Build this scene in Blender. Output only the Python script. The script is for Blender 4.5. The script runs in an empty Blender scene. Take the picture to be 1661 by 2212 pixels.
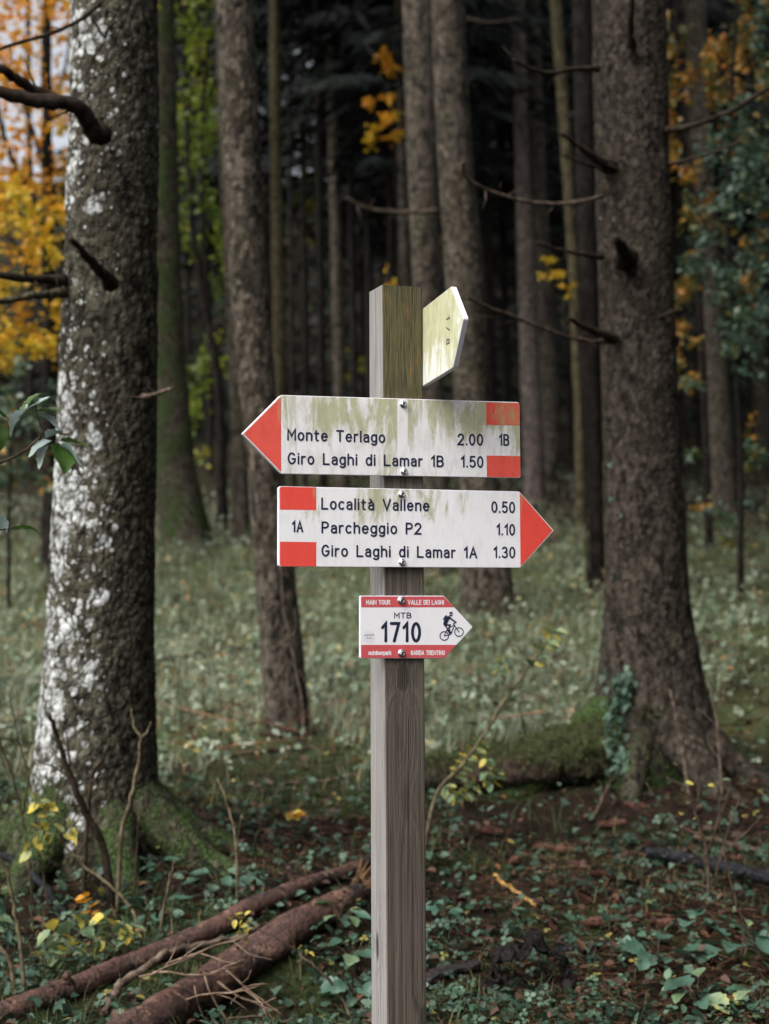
import bpy, math, random
import numpy as np
from mathutils import Vector, Matrix, Euler, noise as mn

random.seed(7)
RNG = np.random.default_rng(11)
S = bpy.context.scene
COL = S.collection
R = math.radians

# ------------------------------------------------------------------ camera
FPX, CXP, CYP = 3060.0, 830.5, 1106.0        # lens in units of a 1661 x 2212 frame
EYE = Vector((0, 0, 1.35))
PITCH = math.atan((1200 - CYP) / FPX)
cam_d = bpy.data.cameras.new('camera')
cam = bpy.data.objects.new('camera', cam_d)
COL.objects.link(cam)
cam.location = EYE
cam.rotation_euler = (math.pi / 2 + PITCH, 0, 0)
cam_d.sensor_fit = 'VERTICAL'
cam_d.sensor_height = 36.0
cam_d.lens = FPX / 2212 * 36
cam_d.clip_start, cam_d.clip_end = 0.05, 600
cam_d.dof.use_dof = True
cam_d.dof.focus_distance = 2.74
cam_d.dof.aperture_fstop = 3.6
S.camera = cam

# ------------------------------------------------------------------ world, sun, exposure
SUN_DIR = Vector((-0.47, -0.42, 0.78)).normalized()
world = bpy.data.worlds.new('World')
S.world = world
world.use_nodes = True
wn, wl = world.node_tree.nodes, world.node_tree.links
bg = wn['Background']
sky = wn.new('ShaderNodeTexSky')
sky.sky_type = 'NISHITA'
sky.sun_disc = False
sky.sun_elevation = math.asin(SUN_DIR.z)
sky.sun_rotation = math.atan2(SUN_DIR.x, SUN_DIR.y)
sky.air_density, sky.dust_density, sky.ozone_density = 1.0, 5.0, 1.0
hs = wn.new('ShaderNodeHueSaturation')       # an overcast sky: little blue left in it
hs.inputs['Saturation'].default_value = 0.30
wl.new(sky.outputs[0], hs.inputs['Color'])
wl.new(hs.outputs[0], bg.inputs[0])
bg.inputs[1].default_value = 0.09
sun_d = bpy.data.lights.new('sun', 'SUN')
sun_d.energy = 1.5
sun_d.angle = R(50)
sun_d.color = (1.0, 0.965, 0.93)
sun = bpy.data.objects.new('sun', sun_d)
COL.objects.link(sun)
sun.rotation_euler = SUN_DIR.to_track_quat('Z', 'Y').to_euler()
S.view_settings.view_transform = 'Standard'
S.view_settings.look = 'None'
S.view_settings.exposure = 1.45
S.view_settings.gamma = 1.0
S.view_settings.use_curve_mapping = False
S.render.engine = 'CYCLES'
S.cycles.use_denoising = True
S.cycles.max_bounces = 5
S.cycles.diffuse_bounces = 3
S.cycles.glossy_bounces = 2
S.cycles.transmission_bounces = 3
S.cycles.sample_clamp_indirect = 6

# ------------------------------------------------------------------ geometry helpers
def ray(px, py):
    a, b = (px - CXP) / FPX, -(py - CYP) / FPX
    return Vector((a, math.cos(PITCH) - b * math.sin(PITCH), math.sin(PITCH) + b * math.cos(PITCH)))

def W(px, py, d):
    r = ray(px, py)
    return EYE + r * (d / r.y)

_td = np.array([-8, 0, 2.75, 3.6, 5.6, 7.0, 8.5, 12, 17, 25, 40, 60, 100.])
_tz = np.array([-1.45, -1.35, -1.25, -1.19, -1.10, -1.03, -.97, -.60, 0.0, 1.0, 2.7, 5.6, 27.])
_fd = np.linspace(-8, 100, 1081)
_fz = np.interp(_fd, _td, _tz)
for _ in range(3):
    _p = np.pad(_fz, 6, mode='edge'); _fz = np.convolve(_p, np.ones(13) / 13, 'valid')
MOUNDS = []     # x, y, height, radius

def gz(x, y):
    x = np.asarray(x, float); y = np.asarray(y, float)
    z = np.interp(y, _fd, _fz) + 1.35
    near = np.clip((y - 2.4) / 2.0, 0.15, 1.0)
    z = z + near * (0.022 * np.sin(2.1 * x + 1.3) * np.sin(1.7 * y + .4) + 0.014 * np.sin(4.7 * x + 2.2 * y) + 0.009 * np.sin(8.3 * x - 6.1 * y + 1) )
    z = z + np.clip((y - 8) / 20, 0, 1) * (0.25 * np.sin(.31 * x + .5) + .12 * np.sin(.6 * x + .5 * y))
    for (mx, my, mh, mr) in MOUNDS:
        z = z + mh * np.exp(-((x - mx) ** 2 + (y - my) ** 2) / (mr * mr))
    return z

def G(px, py):
    r = ray(px, py)
    t0, t = 0.5, 0.5
    while t < 140:
        p = EYE + r * t
        if p.z < float(gz(p.x, p.y)): break
        t0 = t; t *= 1.02
    for _ in range(24):
        m = (t0 + t) / 2; p = EYE + r * m
        if p.z < float(gz(p.x, p.y)): t = m
        else: t0 = m
    return EYE + r * t

class MB:
    """collects verts/faces, builds ONE mesh object"""
    def __init__(s): s.v = []; s.f = []; s.n = 0; s.att = {}
    def add(s, V, F, **att):
        V = np.asarray(V, float).reshape(-1, 3); F = list(F)
        s.v.append(V); s.f.extend([tuple(i + s.n for i in f) for f in F])
        for k, a in att.items():
            s.att.setdefault(k, []).append(np.broadcast_to(np.asarray(a, float), (len(V),)))
        s.n += len(V)
    def mesh(s, name, mat, smooth=False):
        m = bpy.data.meshes.new(name)
        m.from_pydata(np.concatenate(s.v).tolist(), [], s.f)
        for k, a in s.att.items():
            at = m.attributes.new(k, 'FLOAT', 'POINT'); at.data.foreach_set('value', np.concatenate(a).astype(np.float32))
        if mat: m.materials.append(mat)
        if smooth: m.polygons.foreach_set('use_smooth', [True] * len(m.polygons))
        m.update()
        return m

def np_mesh(name, V, F, mat, att=None, smooth=False):
    """V (n,3), F (m,k) equal-size faces, fast"""
    m = bpy.data.meshes.new(name)
    V = np.ascontiguousarray(V, np.float32); F = np.ascontiguousarray(F, np.int32)
    m.vertices.add(len(V)); m.vertices.foreach_set('co', V.ravel())
    k = F.shape[1]
    m.loops.add(F.size); m.loops.foreach_set('vertex_index', F.ravel())
    m.polygons.add(len(F)); m.polygons.foreach_set('loop_start', np.arange(0, F.size, k, dtype=np.int32))
    for nm, a in (att or {}).items():
        at = m.attributes.new(nm, 'FLOAT', 'POINT'); at.data.foreach_set('value', np.ascontiguousarray(a, np.float32))
    if mat: m.materials.append(mat)
    m.update(calc_edges=True)
    if smooth: m.polygons.foreach_set('use_smooth', np.ones(len(F), bool))
    return m

def link(name, data, parent=None, loc=None, rot=None):
    o = bpy.data.objects.new(name, data)
    COL.objects.link(o)
    if parent: o.parent = parent
    if loc is not None: o.location = loc
    if rot is not None: o.rotation_euler = rot
    return o

def tag(o, label, cat=None, group=None, kind=None):
    if label: o['label'] = label
    if cat: o['category'] = cat
    if group: o['group'] = group
    if kind: o['kind'] = kind
    return o

def thing(name, label, cat, loc, group=None):
    return tag(link(name, None, None, loc), label, cat, group)

def structure(name, data):
    o = link(name, data); o['kind'] = 'structure'; return o

def local(pts, origin):
    o = Vector(origin)
    return [Vector(p) - o for p in pts]

def tube_vf(pts, rad, n=7, cap=True):
    pts = [Vector(p) for p in pts]; V = []; F = []
    m = len(pts)
    if not hasattr(rad, '__len__'): rad = [rad] * m
    t0 = (pts[1] - pts[0]).normalized()
    u = t0.orthogonal().normalized()
    for i, p in enumerate(pts):
        t = (pts[min(i + 1, m - 1)] - pts[max(i - 1, 0)]).normalized()
        u = (u - t * u.dot(t)).normalized(); w = t.cross(u)
        for k in range(n):
            a = 2 * math.pi * k / n
            V.append(p + (u * math.cos(a) + w * math.sin(a)) * rad[i])
    for i in range(m - 1):
        for k in range(n):
            a, b = i * n + k, i * n + (k + 1) % n
            F.append((a, b, b + n, a + n))
    if cap:
        F.append(tuple(range(n - 1, -1, -1))); F.append(tuple((m - 1) * n + k for k in range(n)))
    return [tuple(v) for v in V], F

def smooth_path(pts, k=6, jitter=0.0, seed=0):
    """catmull-rom through points"""
    rr = random.Random(seed)
    P = [Vector(p) for p in pts]; out = []
    for i in range(len(P) - 1):
        a = P[max(i - 1, 0)]; b = P[i]; c = P[i + 1]; d = P[min(i + 2, len(P) - 1)]
        for j in range(k):
            t = j / k
            q = 0.5 * ((2 * b) + (c - a) * t + (2 * a - 5 * b + 4 * c - d) * t * t + (3 * b - a - 3 * c + d) * t ** 3)
            if jitter and (i or j): q = q + Vector((rr.gauss(0, 1), rr.gauss(0, 1), rr.gauss(0, 1))) * jitter
            out.append(q)
    out.append(P[-1])
    return out

def taper(n, a, b): return [a + (b - a) * i / (n - 1) for i in range(n)]

# ------------------------------------------------------------------ materials
def new_mat(name, rough=0.7, spec=0.3):
    m = bpy.data.materials.new(name); m.use_nodes = True
    nt = m.node_tree; b = nt.nodes['Principled BSDF']
    b.inputs['Roughness'].default_value = rough
    b.inputs['Specular IOR Level'].default_value = spec
    return m, nt, b

class N:
    """tiny node-graph helper"""
    def __init__(s, nt): s.nt = nt; s.nodes = nt.nodes; s.l = nt.links
    def set(s, sock, v):
        if hasattr(v, 'is_output'): s.l.new(v, sock)
        elif isinstance(v, (tuple, list)): sock.default_value = (*v, 1.0) if len(v) == 3 and sock.type == 'RGBA' else v
        else: sock.default_value = v
    def coord(s, which='Object'): return s.nodes.new('ShaderNodeTexCoord').outputs[which]
    def attr(s, name):
        n = s.nodes.new('ShaderNodeAttribute'); n.attribute_name = name; return n.outputs['Fac']
    def scale(s, v, sc):
        n = s.nodes.new('ShaderNodeVectorMath'); n.operation = 'MULTIPLY'
        s.set(n.inputs[0], v); n.inputs[1].default_value = sc; return n.outputs[0]
    def vadd(s, a, b):
        n = s.nodes.new('ShaderNodeVectorMath'); n.operation = 'ADD'; s.set(n.inputs[0], a); s.set(n.inputs[1], b); return n.outputs[0]
    def noise(s, v, scale=5, detail=4, rough=.55, dist=0, out='Fac'):
        n = s.nodes.new('ShaderNodeTexNoise'); s.set(n.inputs['Vector'], v)
        n.inputs['Scale'].default_value = scale; n.inputs['Detail'].default_value = detail
        n.inputs['Roughness'].default_value = rough; n.inputs['Distortion'].default_value = dist
        return n.outputs[out]
    def vor(s, v, scale=5, feat='F1', out='Distance', rnd=1.0):
        n = s.nodes.new('ShaderNodeTexVoronoi'); n.feature = feat; s.set(n.inputs['Vector'], v)
        n.inputs['Scale'].default_value = scale; n.inputs['Randomness'].default_value = rnd
        return n.outputs[out]
    def ramp(s, f, a, b):
        n = s.nodes.new('ShaderNodeMapRange'); n.interpolation_type = 'SMOOTHSTEP'
        s.set(n.inputs[0], f); n.inputs[1].default_value = a; n.inputs[2].default_value = b; return n.outputs[0]
    def m(s, op, a, b=0.0):
        n = s.nodes.new('ShaderNodeMath'); n.operation = op; s.set(n.inputs[0], a); s.set(n.inputs[1], b); return n.outputs[0]
    def mix(s, f, a, b):
        n = s.nodes.new('ShaderNodeMix'); n.data_type = 'RGBA'
        s.set(n.inputs[0], f); s.set(n.inputs[6], a); s.set(n.inputs[7], b); return n.outputs[2]
    def cramp(s, f, stops):
        n = s.nodes.new('ShaderNodeValToRGB'); s.set(n.inputs[0], f)
        e = n.color_ramp.elements
        e[0].position, e[0].color = stops[0][0], (*stops[0][1], 1)
        e[1].position, e[1].color = stops[-1][0], (*stops[-1][1], 1)
        for p, c in stops[1:-1]:
            x = e.new(p); x.color = (*c, 1)
        return n.outputs[0]
    def bump(s, h, strength=.5, dist=.01):
        n = s.nodes.new('ShaderNodeBump'); n.inputs['Strength'].default_value = strength
        n.inputs['Distance'].default_value = dist; s.set(n.inputs['Height'], h); return n.outputs[0]

def bark_mat(name, dark, light, tint=(.09, .06, .05), lichen=(.42, .45, .43), moss=(.035, .055, .018), sc=1.0, bump=.6, spots=1.0):
    m, nt, b = new_mat(name, .9, .08)
    g = N(nt); co = g.coord()
    st = g.scale(co, (1, 1, .45))
    n1 = g.noise(st, 15 * sc, 7, .72, .4)
    n2 = g.noise(co, 45 * sc, 4, .6)
    n3 = g.noise(co, 2.2, 3, .5)
    c = g.mix(g.ramp(n1, .38, .62), dark, light)
    c = g.mix(g.m('MULTIPLY', g.ramp(g.noise(st, 4.5 * sc, 5, .7), .56, .68), .75), c, dark)
    c = g.mix(g.ramp(n3, .45, .68), c, tint)
    c = g.mix(g.m('MULTIPLY', g.ramp(n2, .5, .75), .45), c, light)
    cell = g.vor(g.vadd(g.scale(co, (1, 1, .62)), g.scale(g.noise(co, 30, 2, .5, out='Color'), (.012, .012, .012))), 42 * sc, out='Color')
    sepc = g.nodes.new('ShaderNodeSeparateColor'); g.l.new(cell, sepc.inputs[0])
    c = g.mix(g.m('MULTIPLY', g.ramp(sepc.outputs[0], .45, 1.0), .65), c, tuple(min(1, x * 1.45) for x in light))
    c = g.mix(g.m('MULTIPLY', g.ramp(sepc.outputs[1], .5, 1.0), .6), c, dark)
    # lichen: crisp irregular patches, denser where the attribute says so
    wob = g.noise(co, 26, 4, .6)
    la = g.attr('lich')
    pat = g.m('ADD', g.m('MULTIPLY', g.noise(st, 11, 6, .66), 1.7), g.m('MULTIPLY', wob, .8))
    big = g.ramp(g.m('ADD', pat, la), 1.66, 2.05)
    sx_ = g.nodes.new('ShaderNodeSeparateXYZ'); g.l.new(co, sx_.inputs[0])
    cb_ = g.nodes.new('ShaderNodeCombineXYZ'); g.set(cb_.inputs[0], g.attr('arc')); g.l.new(sx_.outputs[2], cb_.inputs[1])
    uv_ = g.vadd(g.scale(cb_.outputs[0], (1, .85, 1)), g.scale(g.noise(co, 22, 3, .6, out='Color'), (.028, .028, 0)))
    mask = big
    for sc_, cut, k_ in ((10.5, .86, 1.45), (24, .82, 1.25), (52, .80, 1.0)):
        vd = g.nodes.new('ShaderNodeTexVoronoi'); vd.voronoi_dimensions = '2D'; vd.feature = 'F1'; g.l.new(uv_, vd.inputs['Vector']); vd.inputs['Scale'].default_value = sc_
        sp_ = g.nodes.new('ShaderNodeSeparateColor'); g.l.new(vd.outputs['Color'], sp_.inputs[0])
        rad = g.m('MINIMUM', g.m('MULTIPLY', g.m('SUBTRACT', g.m('ADD', sp_.outputs[0], g.m('MULTIPLY', la, 1.0)), cut), k_ * spots), .46)
        mask = g.m('MAXIMUM', mask, g.ramp(g.m('SUBTRACT', rad, vd.outputs['Distance']), -.03, .07))
    mask = g.m('MULTIPLY', mask, g.ramp(g.m('ADD', g.attr('plate'), g.m('MULTIPLY', g.m('SUBTRACT', wob, .5), 1.4)), .05, .60)) if name == 'bark_grey_lichen' else mask
    lc = g.mix(g.ramp(g.noise(co, 13, 5, .7), .36, .62), tuple(x * .45 for x in lichen), lichen)
    c = g.mix(g.m('MULTIPLY', mask, .92), c, lc)
    mo = g.ramp(g.m('ADD', g.attr('moss'), g.m('MULTIPLY', g.m('SUBTRACT', n1, .5), 1.1)), .42, .62)
    mc = g.mix(g.ramp(g.noise(co, 70, 3, .6), .35, .7), tuple(x * .45 for x in moss), tuple(min(1, x * 1.5) for x in moss))
    c = g.mix(mo, c, mc)
    g.l.new(c, b.inputs['Base Color'])
    h = g.m('ADD', g.m('MULTIPLY', n1, .8), g.m('MULTIPLY', n2, .5))
    cr = g.vor(g.scale(co, (1, 1, .6)), 38 * sc, 'DISTANCE_TO_EDGE')
    h = g.m('ADD', h, g.m('MULTIPLY', g.ramp(cr, 0, .22), .6))
    g.l.new(g.bump(h, bump, .012), b.inputs['Normal'])
    return m

M_BARK_NEAR = bark_mat('bark_grey_lichen', (.009, .0078, .0054), (.074, .069, .050), (.031, .026, .018), (.52, .54, .53), sc=1.3)
M_BARK_RED = bark_mat('bark_red_brown', (.0055, .0045, .0033), (.060, .050, .039), (.024, .019, .014), (.34, .37, .35), sc=1.4, spots=.62)
M_BARK_MID = bark_mat('bark_grey_brown', (.007, .0058, .0042), (.088, .074, .058), (.034, .029, .019), (.24, .25, .22), sc=.9)
M_BARK_PALE = bark_mat('bark_pale', (.030, .024, .021), (.125, .102, .092), (.07, .056, .049), (.25, .25, .22), sc=.8)
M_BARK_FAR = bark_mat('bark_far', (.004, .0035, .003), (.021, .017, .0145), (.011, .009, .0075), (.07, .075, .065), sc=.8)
M_BARK_OLIVE = bark_mat('bark_olive', (.022, .019, .011), (.075, .064, .036), (.045, .040, .022), (.09, .09, .07), sc=.8)

def leaf_mat(name, stops, rough=.45, trans=.25, spec=.4, attr='tint'):
    m, nt, b = new_mat(name, rough, spec)
    g = N(nt)
    c = g.cramp(g.attr(attr), stops)
    n = g.noise(g.coord(), 60, 2, .5)
    c = g.mix(g.m('MULTIPLY', g.ramp(n, .4, .75), .35), c, g.mix(.5, c, (.02, .02, .008)))
    g.l.new(c, b.inputs['Base Color'])
    if trans:
        t = nt.nodes.new('ShaderNodeBsdfTranslucent'); g.l.new(c, t.inputs['Color'])
        mx = nt.nodes.new('ShaderNodeMixShader'); mx.inputs[0].default_value = trans
        g.l.new(b.outputs[0], mx.inputs[1]); g.l.new(t.outputs[0], mx.inputs[2])
        g.l.new(mx.outputs[0], nt.nodes['Material Output'].inputs[0])
    return m

GREENS = [(0, (.007, .018, .010)), (.35, (.020, .044, .026)), (.65, (.054, .100, .064)), (.85, (.10, .155, .105)), (.93, (.10, .13, .05)), (1, (.22, .19, .05))]
M_COVER = leaf_mat('cover_leaf', GREENS, .5, .12, .26)
M_MIDLEAF = leaf_mat('sage_leaf', [(0, (.06, .10, .06)), (.5, (.18, .235, .155)), (.8, (.29, .335, .255)), (.92, (.38, .31, .12)), (1, (.30, .17, .07))], .6, .2, .25)
M_GRASS = leaf_mat('grass_blade', [(0, (.09, .12, .065)), (.5, (.225, .27, .18)), (.8, (.35, .375, .265)), (1, (.42, .30, .14))], .6, .3, .25)
M_GRASS_NEAR = leaf_mat('near_grass_blade', [(0, (.02, .035, .012)), (.5, (.06, .085, .036)), (.85, (.13, .14, .07)), (1, (.26, .18, .08))], .6, .25, .15)
M_LITTER = leaf_mat('fallen_leaf', [(0, (.022, .011, .008)), (.5, (.060, .028, .017)), (.8, (.11, .052, .028)), (.95, (.20, .095, .03)), (1, (.30, .20, .06))], .6, .1, .3)
M_NEEDLE = leaf_mat('dry_needle', [(0, (.02, .010, .007)), (.5, (.065, .031, .018)), (1, (.15, .09, .055))], .85, 0, .06)
M_AUTUMN = leaf_mat('autumn_leaf', [(0, (.14, .15, .015)), (.3, (.46, .33, .02)), (.65, (.60, .28, .018)), (1, (.48, .14, .02))], .5, .45, .3)
M_YGREEN = leaf_mat('yellow_green_leaf', [(0, (.035, .07, .012)), (.5, (.12, .17, .02)), (.8, (.28, .27, .03)), (1, (.5, .32, .03))], .5, .45, .3)
M_MIXED = leaf_mat('mixed_leaf', [(0, (.02, .045, .026)), (.45, (.06, .105, .07)), (.66, (.09, .11, .03)), (.8, (.32, .17, .02)), (1, (.40, .12, .015))], .42, .25, .45)
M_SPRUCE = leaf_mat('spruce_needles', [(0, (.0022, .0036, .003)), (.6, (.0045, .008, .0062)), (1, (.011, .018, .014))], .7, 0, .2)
M_PALELEAF = leaf_mat('pale_leaf', [(0, (.09, .15, .07)), (.5, (.20, .28, .16)), (.72, (.36, .36, .12)), (.88, (.58, .44, .05)), (1, (.42, .16, .05))], .5, .3, .3)
M_HERB = leaf_mat('herb_leaf', [(0, (.03, .07, .045)), (.6, (.06, .125, .085)), (1, (.12, .19, .13))], .42, .2, .45)
M_MOSSLEAF = leaf_mat('moss_tuft', [(0, (.018, .026, .009)), (.6, (.050, .064, .022)), (1, (.11, .125, .042))], .8, .1, .15)

def stick_mat(name, a, b2, scale=30):
    m, nt, b = new_mat(name, .85, .08); g = N(nt); co = g.coord()
    n = g.noise(g.scale(co, (1, 1, 1)), scale, 4, .65)
    g.l.new(g.mix(g.ramp(n, .35, .68), a, b2), b.inputs['Base Color'])
    g.l.new(g.bump(g.noise(co, scale * 4, 3), .5, .004), b.inputs['Normal'])
    return m
M_DEADBRANCH = stick_mat('dead_branch', (.014, .010, .007), (.042, .031, .023))
M_STICK = stick_mat('dry_stick', (.045, .032, .024), (.15, .115, .088))
M_STEM = stick_mat('pale_stem', (.05, .040, .024), (.15, .125, .078))
M_DARKSTEM = stick_mat('dark_stem', (.03, .02, .014), (.09, .065, .045))

# ------------------------------------------------------------------ terrain
LEFT_TREE = Vector((0, 0, 0)); 
def prelim(px, py): return G(px, py)
_lt = prelim(205, 1835); _rt = prelim(1410, 1655)
MOUNDS += [(_lt.x, _lt.y + .05, .10, .75), (_lt.x - .52, _lt.y + .05, .17, .30), (_rt.x, _rt.y + .2, .07, .7)]
_h = prelim(660, 2120); MOUNDS += [(_h.x, _h.y, -.13, .26)]
_h = prelim(560, 2175); MOUNDS += [(_h.x, _h.y, -.09, .22)]
_m2 = prelim(1590, 1440); MOUNDS += [(_m2.x + .25, _m2.y, .32, .7), (prelim(1640, 1500).x + .5, prelim(1640, 1500).y, .2, .6)]

def axis(lo, hi, fine_lo, fine_hi, fine, coarse):
    a = list(np.arange(fine_lo, fine_hi, fine)); x = fine_hi; st = fine
    while x < hi: a.append(x); st = min(st * 1.12, coarse); x += st
    a.append(hi); x = fine_lo; st = fine
    while x > lo: st = min(st * 1.12, coarse); x -= st; a.insert(0, x)
    return np.array(a)
ax = axis(-90, 90, -3, 3, .035, 5); ay = axis(-8, 100, 2.2, 9, .035, 3)
gx, gy = np.meshgrid(ax, ay)
gzv = gz(gx, gy) + 0.006 * np.sin(23 * gx + 11 * gy) * np.sin(19 * gy - 13 * gx)
nx, ny = len(ax), len(ay)
Vg = np.stack([gx, gy, gzv], -1).reshape(-1, 3)
ii = np.arange(nx * ny).reshape(ny, nx)
Fg = np.stack([ii[:-1, :-1], ii[:-1, 1:], ii[1:, 1:], ii[1:, :-1]], -1).reshape(-1, 4)
m, nt, b = new_mat('forest_soil', .95, .05)
g = N(nt); co = g.coord()
n1 = g.noise(co, 1.6, 6, .62); n2 = g.noise(co, 14, 5, .65); n3 = g.noise(co, 55, 4, .65)
c = g.mix(g.ramp(n2, .35, .65), (.006, .0045, .0035), (.024, .015, .011))
c = g.mix(g.m('MULTIPLY', g.ramp(n3, .52, .72), .8), c, (.055, .031, .021))
c = g.mix(g.m('MULTIPLY', g.ramp(n1, .48, .60), g.ramp(n2, .3, .55)), c, g.mix(g.ramp(n3, .35, .7), (.010, .016, .006), (.036, .048, .017)))
sp_ = nt.nodes.new('ShaderNodeSeparateXYZ'); g.l.new(co, sp_.inputs[0])
inn = g.m('MULTIPLY', g.m('MULTIPLY', g.ramp(sp_.outputs[1], 6.2, 8.2), g.ramp(sp_.outputs[1], 22.0, 15.0)), g.ramp(g.m('ADD', n1, g.m('MULTIPLY', n2, .4)), .52, .74))
c = g.mix(g.m('MULTIPLY', inn, .9), c, g.mix(g.ramp(n3, .35, .7), (.045, .058, .022), (.10, .115, .05)))
g.l.new(c, b.inputs['Base Color'])
g.l.new(g.bump(g.m('ADD', n2, g.m('MULTIPLY', n3, .7)), .9, .03), b.inputs['Normal'])
structure('forest_floor', np_mesh('forest_floor', Vg, Fg, m, smooth=True))

# ------------------------------------------------------------------ trunks
def trunk_vf(path, rad, nseg, zs, plate=(.03, .04), amp=.006, flare=0, flare_h=.2, lobes=5, seed=0, lichen=None, moss=None, und=.03):
    """path: list of (x,y,z) rising in z; rad: list; zs: ring heights"""
    P = np.array([tuple(p) for p in path]); zc = P[:, 2]
    zs = np.asarray(zs)
    cx, cy, rr = np.interp(zs, zc, P[:, 0]), np.interp(zs, zc, P[:, 1]), np.interp(zs, zc, rad)
    k = 9
    if len(zs) > 30:
        for arr in (cx, cy, rr):
            pad = np.pad(arr, k // 2, mode='edge'); arr[:] = np.convolve(pad, np.ones(k) / k, 'valid')
    zb = float(zc[0])
    V = np.zeros((len(zs), nseg, 3)); L = np.zeros((len(zs), nseg)); Mo = np.zeros((len(zs), nseg)); AR = np.zeros((len(zs), nseg)); PL = np.ones((len(zs), nseg))
    ph = seed * 1.7
    for i, z in enumerate(zs):
        h = max(0.0, z - zb)
        fl = flare * math.exp(-h / flare_h)
        for j in range(nseg):
            a = 2 * math.pi * j / nseg
            ca, sa = math.cos(a), math.sin(a)
            r = rr[i] * (1 + fl * (1 + .55 * math.cos(lobes * a + ph) + .3 * math.cos((lobes - 2) * a + 2 * ph)))
            q = Vector((ca * rr[i] / plate[0] + seed * 9.1, sa * rr[i] / plate[0], z / plate[1]))
            d = 0.0
            if amp:
                dist = mn.voronoi(q)[0]
                e = min(1.0, (dist[1] - dist[0]) / .32)
                d += amp * (e - .6); PL[i, j] = e
            q2 = Vector((ca * rr[i] * 5 + seed, sa * rr[i] * 5, z * 3))
            n = mn.noise(q2)
            d += n * und * rr[i] + .35 * und * rr[i] * mn.noise(q2 * 4)
            AR[i, j] = a * rr[i]
            V[i, j] = (cx[i] + ca * (r + d), cy[i] + sa * (r + d), z)
            if lichen: L[i, j] = lichen(a, h, n)
            if moss: Mo[i, j] = moss(a, h, n)
    ii = np.arange(len(zs) * nseg).reshape(len(zs), nseg)
    jj = np.roll(ii, -1, axis=1)
    F = np.stack([ii[:-1], jj[:-1], jj[1:], ii[1:]], -1).reshape(-1, 4)
    return V.reshape(-1, 3), F, L.ravel(), Mo.ravel(), PL.ravel(), AR.ravel()

# spruce crowns: three meshes shared by every spruce
def spruce_crown_mesh(name, H, Rb, whorls, per, sprays, seed):
    rr = random.Random(seed); V = []; F = []; T = []
    def quad(p, d, wv, L, w, t):
        n = len(V)
        V.extend([p, p + d * L * .45 + wv * w, p + d * L, p + d * L * .45 - wv * w]); F.append((n, n + 1, n + 2, n + 3)); T.extend([t] * 4)
    for wI in range(whorls):
        f = wI / (whorls - 1)
        z0 = H * f ** 1.0
        L = Rb * (1 - f) ** .75 * rr.uniform(.8, 1.1) + .15
        for k in range(per):
            az = 2 * math.pi * (k + rr.random()) / per
            ll = L * rr.uniform(.6, 1.1)
            dirh = Vector((math.cos(az), math.sin(az), 0)); side = Vector((-dirh.y, dirh.x, 0))
            zz = z0 + rr.uniform(-.25, .25)
            tb = rr.random()
            for q in range(sprays):
                s = (q + rr.random()) / sprays
                s = .12 + .88 * s
                p = dirh * (ll * s) + Vector((0, 0, zz + .25 * s * ll * .4 - .55 * s * s * ll * .6))
                for sg in (-1, 1):
                    dv = (dirh * rr.uniform(.2, .9) + side * sg * rr.uniform(.4, 1.0) + Vector((0, 0, rr.uniform(-.9, .05)))).normalized()
                    wv = (dirh.cross(dv) + Vector((rr.uniform(-.5, .5), rr.uniform(-.5, .5), rr.uniform(-.5, .5)))).normalized()
                    quad(p, dv, wv, rr.uniform(.22, .56) * (.6 + .5 * (1 - s)), rr.uniform(.016, .042), min(1, max(0, tb * .5 + rr.random() * .5)))
    return np_mesh(name, np.array([tuple(v) for v in V]), np.array(F), M_SPRUCE, {'tint': np.array(T)})
CROWNS = [spruce_crown_mesh('spruce_crown', 11, 2.3, 28, 9, 26, 1), spruce_crown_mesh('spruce_crown', 13, 2.0, 32, 8, 24, 2), spruce_crown_mesh('spruce_crown', 9, 2.6, 24, 9, 24, 3), spruce_crown_mesh('spruce_crown', 9, 2.6, 20, 9, 13, 4)]
CR_H = [11, 13, 9, 9]

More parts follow.
